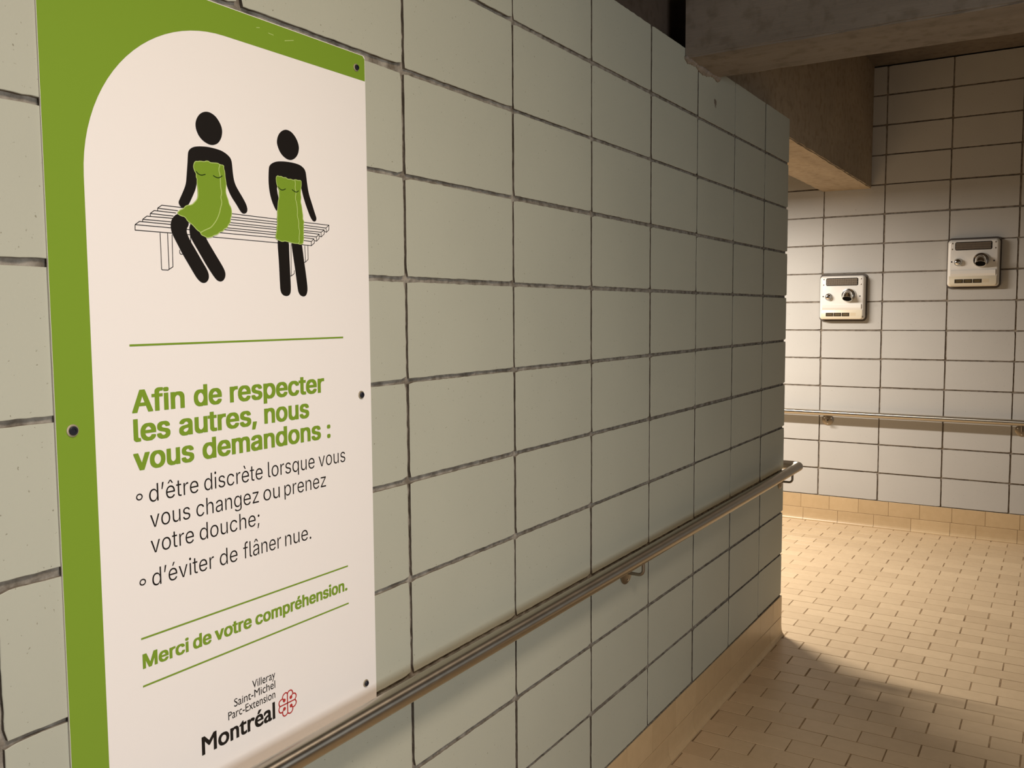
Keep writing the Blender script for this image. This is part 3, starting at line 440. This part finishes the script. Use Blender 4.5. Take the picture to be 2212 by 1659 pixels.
# ------------------------------------------------------------------ concrete beams
def beam(name, x0, x1, y0, y1, z0, z1, mat, amp, nx, ny):
    """box with a slightly worn lower edge"""
    bm = bmesh.new()
    bmesh.ops.create_cube(bm, size=1)
    for v in bm.verts: v.co = Vector((x0 if v.co.x < 0 else x1, y0 if v.co.y < 0 else y1, z0 if v.co.z < 0 else z1))
    ed = [e for e in bm.edges if all(abs(v.co.z-z0) < 1e-5 for v in e.verts)]
    bmesh.ops.bevel(bm, geom=ed, offset=0.006, segments=2, affect='EDGES')
    lng = [e for e in bm.edges if (e.verts[0].co-e.verts[1].co).length > 1.0]
    bmesh.ops.subdivide_edges(bm, edges=lng, cuts=60, use_grid_fill=True)
    for v in bm.verts:
        if v.co.z < z0+0.02:
            v.co.z += rng.uniform(-amp, amp); v.co.x += rng.uniform(-amp, amp)*nx; v.co.y += rng.uniform(-amp, amp)*ny
    o = bm_obj(name, bm, mat); structure(o); return o
cross = beam('ceiling_beam', 0.0012, 4.434, 1.880, 2.185, 2.168, 3.0, M_concA, 0.0016, 0, 1)
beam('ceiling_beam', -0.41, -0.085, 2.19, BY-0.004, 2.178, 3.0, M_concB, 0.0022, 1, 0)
beam('ceiling_beam', -0.41, -0.085, -2.39, 2.19, 2.21, 3.0, M_concB_shaded, 0.0010, 1, 0)  # front stretch of the long beam, its shade put into the colour
# mortar squeezed out where the cross beam sits on the block wall
mb = MB(); pts = []; rr = []
for i in range(40):
    t = i/39; pts.append((0.0015+rng.uniform(0, 0.002), 1.874+0.335*t, 2.1665+0.004*math.sin(t*9)+rng.uniform(-0.002, 0.002)))
    rr.append((0.007+0.006*abs(math.sin(t*7+1)))*rng.uniform(0.75, 1.25)*(0.3 if i in (0, 39) else 1))
mb.sweep(pts, rr, 9)
mb.obj('mortar_bead', M_concA, cross)
# ------------------------------------------------------------------ notice sign
SX = 0.004
sign = thing('notice_sign', 'tall white notice sign with green border and two towel-wrapped figures, bolted to grey block wall', 'sign', (0, 0, 0))
SY0, SY1, SZ0, SZ1 = -0.3255, 0.2865, 0.588, 1.7985
def plane_poly(mb, pts, x):
    a = sum(pts[i][0]*pts[(i+1) % len(pts)][1]-pts[(i+1) % len(pts)][0]*pts[i][1] for i in range(len(pts)))
    if a < 0: pts = pts[::-1]
    n = len(mb.v); mb.v += [(x, p[0], p[1]) for p in pts]; mb.f.append(tuple(range(n, n+len(pts))))
def rounded(y0, y1, z0, z1, r, n=5):
    P = []
    for cy, cz, a0 in ((y1-r, z1-r, 0), (y0+r, z1-r, 90), (y0+r, z0+r, 180), (y1-r, z0+r, 270)):
        for i in range(n+1):
            a = math.radians(a0+90*i/n); P.append((cy+r*math.cos(a), cz+r*math.sin(a)))
    return P
P = rounded(SY0, SY1, SZ0, SZ1, 0.006)
mb = MB(); n = len(P)
mb.add([(0.0009, p[0], p[1]) for p in P]+[(SX, p[0], p[1]) for p in P],
       [(i, (i+1) % n, n+(i+1) % n, n+i) for i in range(n)]+[tuple(n+i for i in range(n)), tuple(range(n-1, -1, -1))])
mesh_obj('panel', mb.v, mb.f, None, sign, mats=[M_white, M_edge], midx=[1]*n+[0, 1])
# green border: left band, top band, big rounded inner corner
WY, WZ, RAD = -0.2715, 1.7535, 0.238
P = [(SY0+0.0004, SZ0+0.001), (WY, SZ0+0.001)]
for i in range(0, 25):
    a = math.radians(180-90*i/24); P.append((WY+RAD+RAD*math.cos(a), WZ-RAD+RAD*math.sin(a)))
P += [(SY1-0.001, WZ), (SY1-0.001, SZ1-0.006), (SY1-0.006, SZ1-0.001), (SY0+0.006, SZ1-0.001), (SY0+0.0004, SZ1-0.006)]
mb = MB(); plane_poly(mb, P, SX+0.0002); border = mb.obj('border', M_green, sign)
border['label'] = 'green border with scratches at top'

def smooth_closed(P, it=2):
    for _ in range(it):
        Q = []
        for i in range(len(P)):
            a, b = P[i], P[(i+1) % len(P)]
            Q += [(a[0]*.75+b[0]*.25, a[1]*.75+b[1]*.25), (a[0]*.25+b[0]*.75, a[1]*.25+b[1]*.75)]
        P = Q
    return P
def smooth_open(P, it=2):
    for _ in range(it):
        Q = [P[0]]
        for i in range(len(P)-1):
            a, b = P[i], P[i+1]
            Q += [(a[0]*.75+b[0]*.25, a[1]*.75+b[1]*.25), (a[0]*.25+b[0]*.75, a[1]*.25+b[1]*.75)]
        P = Q+[P[-1]]
    return P
def stroke(mb, P, wd, x, closed=False, rnd=True):
    """flat printed line: one quad per segment plus round joints"""
    n = len(P)
    for i in range(n if closed else n-1):
        a, b = Vector(P[i]), Vector(P[(i+1) % n]); d = b-a
        if d.length < 1e-6: continue
        q = Vector((-d.y, d.x)).normalized()*wd/2
        plane_poly(mb, [tuple(a+q), tuple(a-q), tuple(b-q), tuple(b+q)], x)
    if rnd:
        for p in P:
            x += 2e-7
            plane_poly(mb, [(p[0]+wd/2*math.cos(k*math.pi/5), p[1]+wd/2*math.sin(k*math.pi/5)) for k in range(10)], x)

for P in SCRATCHES:
    mb = MB(); stroke(mb, P, 0.0011, SX+0.0004); mb.obj('scratch', M_pale, border)

mb = MB()
for P in BENCH: stroke(mb, P, 0.0011, SX+0.0004)
bench = mb.obj('bench_drawing', M_ink, sign)

def figure(name, bodies, towel, fold, bust, lab):
    mb = MB()
    for i, P in enumerate(bodies): plane_poly(mb, smooth_closed(P, 2), SX+0.0006+i*1e-5)
    f = mb.obj(name, M_ink, sign); f['label'] = lab
    mb = MB(); T = smooth_closed(towel, 1)
    plane_poly(mb, T, SX+0.0009)
    t = mb.obj('towel', M_green, f); t['label'] = 'green towel'
    mb = MB(); stroke(mb, T, 0.00125, SX+0.0010, True); stroke(mb, smooth_open(fold, 1), 0.0015, SX+0.00105)
    mb.obj('towel_hem', M_pale, f)
    mb = MB()
    for P in bust: stroke(mb, smooth_open(P, 1), 0.0013, SX+0.0012)
    mb.obj('chest_line', M_dkgreen, f)
figure('seated_figure', BODY1, TOWEL1, FOLD1, BUST[:2], 'black figure sitting in a green towel')
figure('standing_figure', BODY2, TOWEL2, FOLD2, BUST[2:], 'black figure standing in a green towel')

def thin(c, off):
    out = []
    n = len(c)
    for i in range(n):
        a, b, d = Vector(c[i-1]), Vector(c[i]), Vector(c[(i+1) % n])
        e1, e2 = (b-a).normalized(), (d-b).normalized()
        n1, n2 = Vector((e1.y, -e1.x)), Vector((e2.y, -e2.x))
        m = n1+n2
        if m.length < 0.3: out.append(tuple(b)); continue
        m.normalize(); out.append(tuple(b+m*off/max(0.6, m.dot(n1))))
    return out
OUTLINE_SIGN = 1 if sum(GLYPHS['l'][1][0][i-1][0]*GLYPHS['l'][1][0][i][1]-GLYPHS['l'][1][0][i][0]*GLYPHS['l'][1][0][i-1][1] for i in range(len(GLYPHS['l'][1][0]))) < 0 else -1
def sans_glyph(ch, off=0, cache={}):
    if (ch, off) in cache: return cache[(ch, off)]
    adv, cons = GLYPHS[ch]
    if off: cons = [thin(c, off*OUTLINE_SIGN) for c in cons]
    P = []; E = []
    for c in cons:
        n = len(P); P += [Vector((x/1000, y/1000)) for x, y in c]
        E += [(n+i, n+(i+1) % len(c)) for i in range(len(c))]
    V, _, F, _, _, _ = delaunay_2d_cdt(P, E, [], 0, 1e-5)
    def wind(x, y):
        k = 0
        for c in cons:
            for i in range(len(c)):
                x0, y0 = c[i]; x1, y1 = c[(i+1) % len(c)]
                if (y0 <= y) != (y1 <= y):
                    if x0+(y-y0)/(y1-y0)*(x1-x0) > x: k += 1 if y1 > y0 else -1
        return k
    keep = [f for f in F if wind(sum(V[i][0] for i in f)*1000/3, sum(V[i][1] for i in f)*1000/3) != 0]
    cache[(ch, off)] = (adv/1000, V, keep); return cache[(ch, off)]
def light_mesh(txt): return sans_mesh(txt, 5)
def sans_mesh(txt, off=0):
    V = []; F = []; x = 0
    for ch in txt:
        adv, v, f = sans_glyph(ch, off); n = len(V)
        used = sorted({i for t in f for i in t}); mp = {o: n+j for j, o in enumerate(used)}
        V += [(v[i][0]+x, v[i][1]) for i in used]; F += [tuple(mp[i] for i in t) for t in f]; x += adv
    return V, F
# lettering: the built-in typeface turned into flat meshes and fitted to each word
def glyph_mesh(txt, off=0.0):
    c = bpy.data.curves.new('lettering', 'FONT'); c.body = txt; c.size = 1.0; c.resolution_u = 4; c.offset = off; c.fill_mode = 'FRONT'
    o = bpy.data.objects.new('lettering', c); COL.objects.link(o)
    dg = bpy.context.evaluated_depsgraph_get(); dg.update()
    me = bpy.data.meshes.new_from_object(o.evaluated_get(dg))
    V = [(v.co.x, v.co.y) for v in me.vertices]; F = [tuple(p.vertices) for p in me.polygons]
    bpy.data.objects.remove(o); bpy.data.curves.remove(c); bpy.data.meshes.remove(me)
    return V, F
def top(ch): return max(v[1] for v in glyph_mesh(ch)[0])
METRIC = {}
for key, fn in (('humanist', glyph_mesh), ('grotesque', sans_mesh), ('light', light_mesh)):
    tp = lambda ch: max(v[1] for v in fn(ch)[0])
    METRIC[key] = (fn, tp('x'), tp('d'))
def word(mb, txt, y0, y1, zb, xh, asc, bold, x, face):
    fn, XH, ASC = METRIC[face]
    V, F = fn(txt)
    a, b = min(v[0] for v in V), max(v[0] for v in V)
    bz = bold*0.45
    y0 += bold; y1 -= bold
    def fz(h):
        if h <= 0: return h*0.85*xh/XH+bz*0.6
        if h <= XH: return bz+h*(xh-2*bz)/XH
        return xh-bz+(h-XH)*(asc-xh)/(ASC-XH)
    W = [(y0+(v[0]-a)*(y1-y0)/(b-a), zb+fz(v[1])) for v in V]
    def orient(f):
        s = sum(W[f[i]][0]*W[f[(i+1) % len(f)]][1]-W[f[(i+1) % len(f)]][0]*W[f[i]][1] for i in range(len(f)))
        return f if s > 0 else f[::-1]
    F = [orient(f) for f in F]
    sh = [(0, 0)]
    if bold:
        sh += [(i*bold/2, j*bz) for i in (-2, -1, 0, 1, 2) for j in (-1, 0, 1) if (i, j) != (0, 0)]
    for i, (dy, dz) in enumerate(sh):
        mb.add([(x+i*1.5e-6, p[0]+dy, p[1]+dz) for p in W], F)
def text(name, words, mat, xh, asc, bold, lab=None, face='grotesque'):
    mb = MB()
    for t, y0, y1, zb in words: word(mb, t, y0, y1, zb, xh, asc, bold, SX+0.0004, face)
    o = mb.obj(name, mat, sign)
    if lab: o['label'] = lab
    return o
text('heading_text', [('Afin', -.2145, -.1272, 1.1967), ('de', -.1108, -.0590, 1.1967), ('respecter', -.0435, .1636, 1.1967),
     ('les', -.2137, -.1535, 1.1560), ('autres,', -.1385, .0090, 1.1560), ('nous', .0249, .1257, 1.1560),
     ('vous', -.2155, -.1136, 1.1152), ('demandons', -.0983, .1527, 1.1152), (':', .1681, .1765, 1.1152)], M_green, 0.0243, 0.0318, 0.0017, 'bold green lettering')
body = text('body_text', [('d\u2019\u00eatre', -.1928, -.1080, 1.0668), ('discr\u00e8te', -.0972, .0180, 1.0668), ('lorsque', .0298, .1356, 1.0668), ('vous', .1459, .2130, 1.0668),
     ('vous', -.1925, -.1243, 1.0298), ('changez', -.1131, .0085, 1.0298), ('ou', .0185, .0537, 1.0298), ('prenez', .0642, .1625, 1.0298),
     ('votre', -.1932, -.1192, .9928), ('douche;', -.1085, .0089, .9928),
     ('d\u2019\u00e9viter', -.1929, -.0841, .9447), ('de', -.0728, -.0383, .9447), ('fl\u00e2ner', -.0265, .0537, .9447), ('nue.', .0631, .1235, .9447)], M_ink, 0.0183, 0.0258, 0.0, 'thin black lettering', 'light')
text('closing_text', [('Merci', -.2135, -.1351, .8300), ('de', -.1274, -.0934, .8300), ('votre', -.0869, -.0136, .8300), ('compr\u00e9hension.', -.0059, .2113, .8300)], M_green, 0.0158, 0.0212, 0.00115, 'bold green thank-you line')
text('borough_text', [('Villeray', -.0163, .0329, .7283), ('Saint-Michel', -.0540, .0324, .7120), ('Parc-Extension', -.0663, .0318, .6950)], M_ink, 0.0092, 0.0128, 0.0, 'small black lettering', 'humanist')
text('city_text', [('Montr\u00e9al', -.1180, .0305, .6601)], M_ink, 0.0200, 0.0286, 0.0009, 'large black lettering', 'humanist')
for zc in (1.0775, 0.9552):
    mb = MB(); stroke(mb, [(-.2085+0.0044*math.cos(k*math.pi/12), zc+0.0040*math.sin(k*math.pi/12)) for k in range(24)], 0.0018, SX+0.0005, True, False)
    mb.obj('bullet_ring', M_ink, sign)
for z, t in ((1.2910, 0.0029), (0.8741, 0.0026), (0.8046, 0.0026)):
    mb = MB(); plane_poly(mb, [(-.2146, z-t/2), (.2140, z-t/2), (.2140, z+t/2), (-.2146, z+t/2)], SX+0.0005)
    mb.obj('divider_line', M_green, sign)
mb = MB()
for P in ROSETTE: stroke(mb, smooth_open(P, 2), 0.0021, SX+0.0005)
for p in BLOBS: plane_poly(mb, [(p[0]+0.0031*math.cos(k*math.pi/8), p[1]+0.0031*math.sin(k*math.pi/8)) for k in range(16)], SX+0.0006)
ro = mb.obj('rosette_emblem', M_red, sign); ro['label'] = 'red rosette outline emblem'
for y, z, s in ((.2622, 1.7729, .8), (.2590, 1.1842, 0.9), (.2563, .6381, .85), (-.3030, 1.1824, 1.0), (-.3030, 1.7729, 0.9)):
    mb = MB(); mb.lathe([(0.0084*s, 0), (0.0084*s, 0.0008), (0.0074*s, 0.0014), (0.006*s, 0.0014)], (SX+0.0003, y, z), (1, 0, 0), 28)
    sc = auto_smooth(mb.obj('screw', M_washer, sign))
    mb = MB(); mb.lathe([(0.0060*s, 0.001), (0.0060*s, 0.0032), (0.0052*s, 0.0040), (0.0030*s, 0.0040), (0.0026*s, 0.0026)], (SX+0.0003, y, z), (1, 0, 0), 6 if False else 24)
    auto_smooth(mb.obj('screw_head', M_bolt, sc))

# ------------------------------------------------------------------ handrails
def bend(p0, corner, p1, r, n=10):
    c = Vector(corner); a = (Vector(p0)-c).normalized(); b = (Vector(p1)-c).normalized()
    ctr = c+(a+b)*r; out = []
    for i in range(n+1):
        t = math.radians(90*i/n)
        out.append(ctr - b*r*math.cos(t) - a*r*math.sin(t))
    return out
RR = 0.0207
def bracket(parent, put, at, along, z_rail, d):
    """wall rose, bent arm up to the rail; put(out, along, z)"""
    zr = z_rail-0.053
    mb = MB()
    pts = [put(0.004, along, zr-0.004), put(0.02, along, zr-0.005)]
    c = put(d, along, zr-0.005)
    pts += bend(put(0.02, along, zr-0.005), c, put(d, along, z_rail), 0.016)
    pts += [put(d, along, z_rail-RR*0.6)]
    mb.sweep(pts, 0.0050, 12)
    br = auto_smooth(mb.obj('bracket', M_steel_d, parent), 50)
    mb = MB()
    o = put(0, along, zr); ax = Vector(put(1, along, zr))-Vector(o)
    mb.lathe([(0.040, 0.0006), (0.040, 0.0036), (0.036, 0.0062), (0.018, 0.0085), (0.010, 0.0085)], o, ax, 36)
    auto_smooth(mb.obj('rose', M_steel_d, br), 50)
    for k in range(3):
        a = math.radians(-90+120*k)
        mb = MB(); mb.lathe([(0.0048, 0.0050), (0.0048, 0.0075), (0.0030, 0.0088)], put(0, along+0.027*math.cos(a), zr+0.027*math.sin(a)), ax, 12)
        auto_smooth(mb.obj('screw', M_chrome, br))
    return br

ZR, DR = 0.6105, 0.058
rail = thing('handrail', 'round steel handrail passing below the notice sign along the grey block wall', 'handrail', (0, 0, 0))
YB = YE+0.0705
path = [Vector((DR, -2.3, ZR)), Vector((DR, -1.0, ZR)), Vector((DR, 0.5, ZR)), Vector((DR, 2.0, ZR))]
path += bend((DR, 2, ZR), (DR, YB, ZR), (-1, YB, ZR), 0.030)
path += [Vector((-0.12, YB, ZR))]
path += bend((0, YB, ZR), (-THK-DR, YB, ZR), (-THK-DR, 2, ZR), 0.030)
path += [Vector((-THK-DR, 2.6, ZR))]
mb = MB(); mb.sweep(path, RR, 36)
auto_smooth(mb.obj('tube', M_steel, rail), 50)
for yb in (-1.95, -0.43, 1.430, 3.118): bracket(rail, lambda o, a, z: Vector((o, a, z)), None, yb, ZR, DR)

rail2 = thing('handrail', 'slim steel handrail fixed across the bright tiled back wall under the two hand dryers', 'handrail', (0, 0, 0))
ZR2 = 0.6095
mb = MB(); mb.sweep([(-2.6, BY-DR, ZR2), (-1.0, BY-DR, ZR2), (0.5, BY-DR, ZR2), (3.2, BY-DR, ZR2)], 0.0203, 30)
auto_smooth(mb.obj('tube', M_steel_x, rail2), 50)
for xb in (-1.557, -0.342, 0.8735, 2.089): bracket(rail2, lambda o, a, z: Vector((a, BY-o, z)), None, xb, ZR2, DR)

# ------------------------------------------------------------------ hand dryers
def dryer(loc, label, chip):
    """local axes: x right, -y out of the wall, z up from the middle of the case"""
    t = thing('hand_dryer', label, 'hand dryer', loc, 'hand dryers on the back wall')
    W, H = 0.304, 0.306
    def plate(mb, y_out, w, h, rad, y_in):
        P = rounded(-w/2, w/2, -h/2, h/2, rad, 6); n = len(P)
        mb.add([(p[0], y_in, p[1]) for p in P]+[(p[0], y_out, p[1]) for p in P],
               [(i, (i+1) % n, n+(i+1) % n, n+i) for i in range(n)]+[tuple(n+i for i in range(n))])
    mb = MB(); plate(mb, -0.012, 0.318, 0.332, 0.028, -0.0004); r = mb.obj('wall_trim', M_rim, t); r['label'] = 'dark wall trim'
    # case: stack of rounded outlines, then the front profile
    bm = bmesh.new()
    prof = [(-0.012, 0.0), (-0.034, 0.0), (-0.047, 0.004), (-0.053, 0.010), (-0.056, 0.018)]
    rings = []
    for yo, ins in prof:
        P = rounded(-W/2+ins, W/2-ins, -H/2+ins, H/2-ins, max(0.006, 0.022-ins*0.5), 6)
        rings.append([bm.verts.new((p[0], yo, p[1])) for p in P])
    n = len(rings[0])
    for i in range(len(rings)-1):
        for k in range(n): bm.faces.new((rings[i][k], rings[i][(k+1) % n], rings[i+1][(k+1) % n], rings[i+1][k]))
    bm.faces.new(rings[-1])
    bmesh.ops.recalc_face_normals(bm, faces=bm.faces[:])
    case = auto_smooth(bm_obj('case', bm, M_enamel, t), 50); case['label'] = 'white enamel case'
    # raised front panel with a lip over the cream lower band
    def slab(name, z0, z1, y0, prof, mat, w=0.262):
        mb = MB(); m = len(prof)
        mb.add([(-w/2, y, z) for y, z in prof]+[(w/2, y, z) for y, z in prof],
               [(i, i+1, m+i+1, m+i) for i in range(m-1)]+[tuple(range(m-1, -1, -1)), tuple(range(m, 2*m)), (m-1, 0, m, 2*m-1)])
        return mb.obj(name, mat, t)
    slab('front_lip', 0, 0, 0, [(-0.054, -0.042), (-0.0600, -0.046), (-0.0620, -0.051), (-0.0625, -0.070), (-0.0610, -0.0745), (-0.0560, -0.085), (-0.054, -0.085)], M_enamel)
    mb = MB(); rows = []
    for yo, ins in ((-0.0500, -0.0045), (-0.0545, -0.0015), (-0.0565, 0.0), (-0.0574, 0.0022)):
        w2, zb, zt, r = 0.1385-ins, -0.1475+ins, -0.0862-ins*0.5, 0.016
        rows.append([(-w2, zt), (-w2, zb+r)]+[(-w2+r-r*math.cos(math.radians(a)), zb+r-r*math.sin(math.radians(a))) for a in (15, 30, 45, 60, 75, 90)]
                    +[(w2-r+r*math.sin(math.radians(a)), zb+r-r*math.cos(math.radians(a))) for a in (0, 15, 30, 45, 60, 75, 90)]+[(w2, zt)])
    n = len(rows[0]); ys = (-0.0500, -0.0545, -0.0565, -0.0574)
    mb.add([(p[0], ys[i], p[1]) for i, Rw in enumerate(rows) for p in Rw],
           [(i*n+k, i*n+(k+1) % n, (i+1)*n+(k+1) % n, (i+1)*n+k) for i in range(3) for k in range(n)]+[tuple(3*n+k for k in range(n))])
    lb = auto_smooth(mb.obj('lower_band', M_cream, t), 50)
    lb['label'] = 'yellowed cream lower band'
    # intake grille
    mb = MB(); gz, gw, gh = 0.110, 0.216, 0.054
    P = rounded(-gw/2, gw/2, gz-gh/2, gz+gh/2, 0.010, 6)
    m = len(P); mb.add([(p[0], -0.0565, p[1]) for p in P], [tuple(range(m))])
    g = mb.obj('grille', M_black, t)
    mb = MB(); kx = -gw/2+0.006
    while kx < gw/2-0.005:
        mb.box(kx-0.0011, kx+0.0011, -0.0588, -0.0568, gz-gh/2+0.004, gz+gh/2-0.004); kx += 0.0042
    for kz in (-0.015, 0.0, 0.015): mb.box(-gw/2+0.003, gw/2-0.003, -0.0584, -0.0570, gz+kz-0.0006, gz+kz+0.0006)
    mb.obj('grille_bars', M_mesh, g)
    # push button
    mb = MB(); mb.lathe([(0.026, -0.054), (0.026, -0.060), (0.0235, -0.063)], (-0.088, 0, 0.006), (0, 1, 0), 32)
    b = auto_smooth(mb.obj('push_button', M_chrome, t))
    mb = MB(); mb.lathe([(0.0205, 0.060), (0.0205, 0.076), (0.0185, 0.081), (0.013, 0.085), (0.006, 0.0868), (0.001, 0.087)], (-0.088, 0, 0.006), (0, -1, 0), 32)
    auto_smooth(mb.obj('button_cap', M_chrome, b), 60)
    # swivel nozzle: base ring, elbow, dark mouth
    nx, nz = 0.047, 0.016
    mb = MB(); mb.lathe([(0.048, 0.054), (0.048, 0.062), (0.045, 0.068), (0.036, 0.070)], (nx, 0, nz), (0, -1, 0), 36)
    nb = auto_smooth(mb.obj('nozzle', M_chrome, t)); nb['label'] = 'chrome swivel nozzle'
    pts = [Vector((nx, -0.060, nz)), Vector((nx, -0.072, nz))]
    for i in range(1, 11):
        a = math.radians(60*i/10); pts.append(Vector((nx, -0.072-0.034*math.sin(a), nz-0.034*(1-math.cos(a)))))
    d = Vector((0, -math.cos(math.radians(60)), -math.sin(math.radians(60))))
    tip = pts[-1]+d*0.010; pts.append(tip)
    mb = MB(); mb.sweep(pts, 0.0335, 32); auto_smooth(mb.obj('nozzle_elbow', M_chrome, nb), 60)
    mb = MB(); mb.lathe([(0.0300, 0.0003), (0.0300, 0.0006)], tip, d, 32); mb.obj('nozzle_mouth', M_black, nb)
    # fixing screws
    for sx, sz in ((-0.124, 0.129), (-0.125, 0.091), (0.127, 0.129), (0.127, 0.091), (-0.126, 0.009), (0.121, 0.009)):
        mb = MB(); mb.lathe([(0.0046, 0.0545), (0.0046, 0.0572), (0.0026, 0.0578)], (sx*1.0, 0, sz), (0, -1, 0), 12)
        mb.obj('screw', M_steel_d if abs(sz) > 0.05 else M_bolt, t)
    # instruction plates under the lip
    for i, px in enumerate((-0.080, -0.0265, 0.0280)):
        mb = MB(); mb.box(px-0.0255, px+0.0255, -0.0580, -0.0570, -0.1310, -0.1060)
        pl = mb.obj('instruction_plate', M_plate, t)
        mb = MB()
        for q in range(3):
            mb.box(px-0.019+0.002*(q % 2), px+0.019-0.003*((q+i) % 2), -0.0583, -0.0579, -0.1125-0.0055*q-0.0012, -0.1125-0.0055*q)
        mb.obj('plate_print', M_gold, pl)
    mb = MB(); mb.box(0.060, 0.096, -0.0576, -0.0570, -0.1285, -0.1065); pp = mb.obj('blank_plate', M_pale_plate, t)
    if chip:
        mb = MB(); mb.lathe([(0.0065, 0.0), (0.0065, 0.0016)], (0.1375, -0.0535, -0.1340), (0.45, -0.85, -0.30), 8)
        c = mb.obj('paint_chip', M_black, t); c['label'] = 'black chip in the corner'
    return t
M_pale_plate = plain('worn pale plate', (0.62, 0.52, 0.36), 0.5)
dryer((-0.2550, BY, 1.4290), 'brightly lit white hand dryer hung lower, nearer the end of the grey block wall', True)
dryer((0.5610, BY, 1.6440), 'dimmer white hand dryer hung higher, above the right bracket of the back handrail', False)
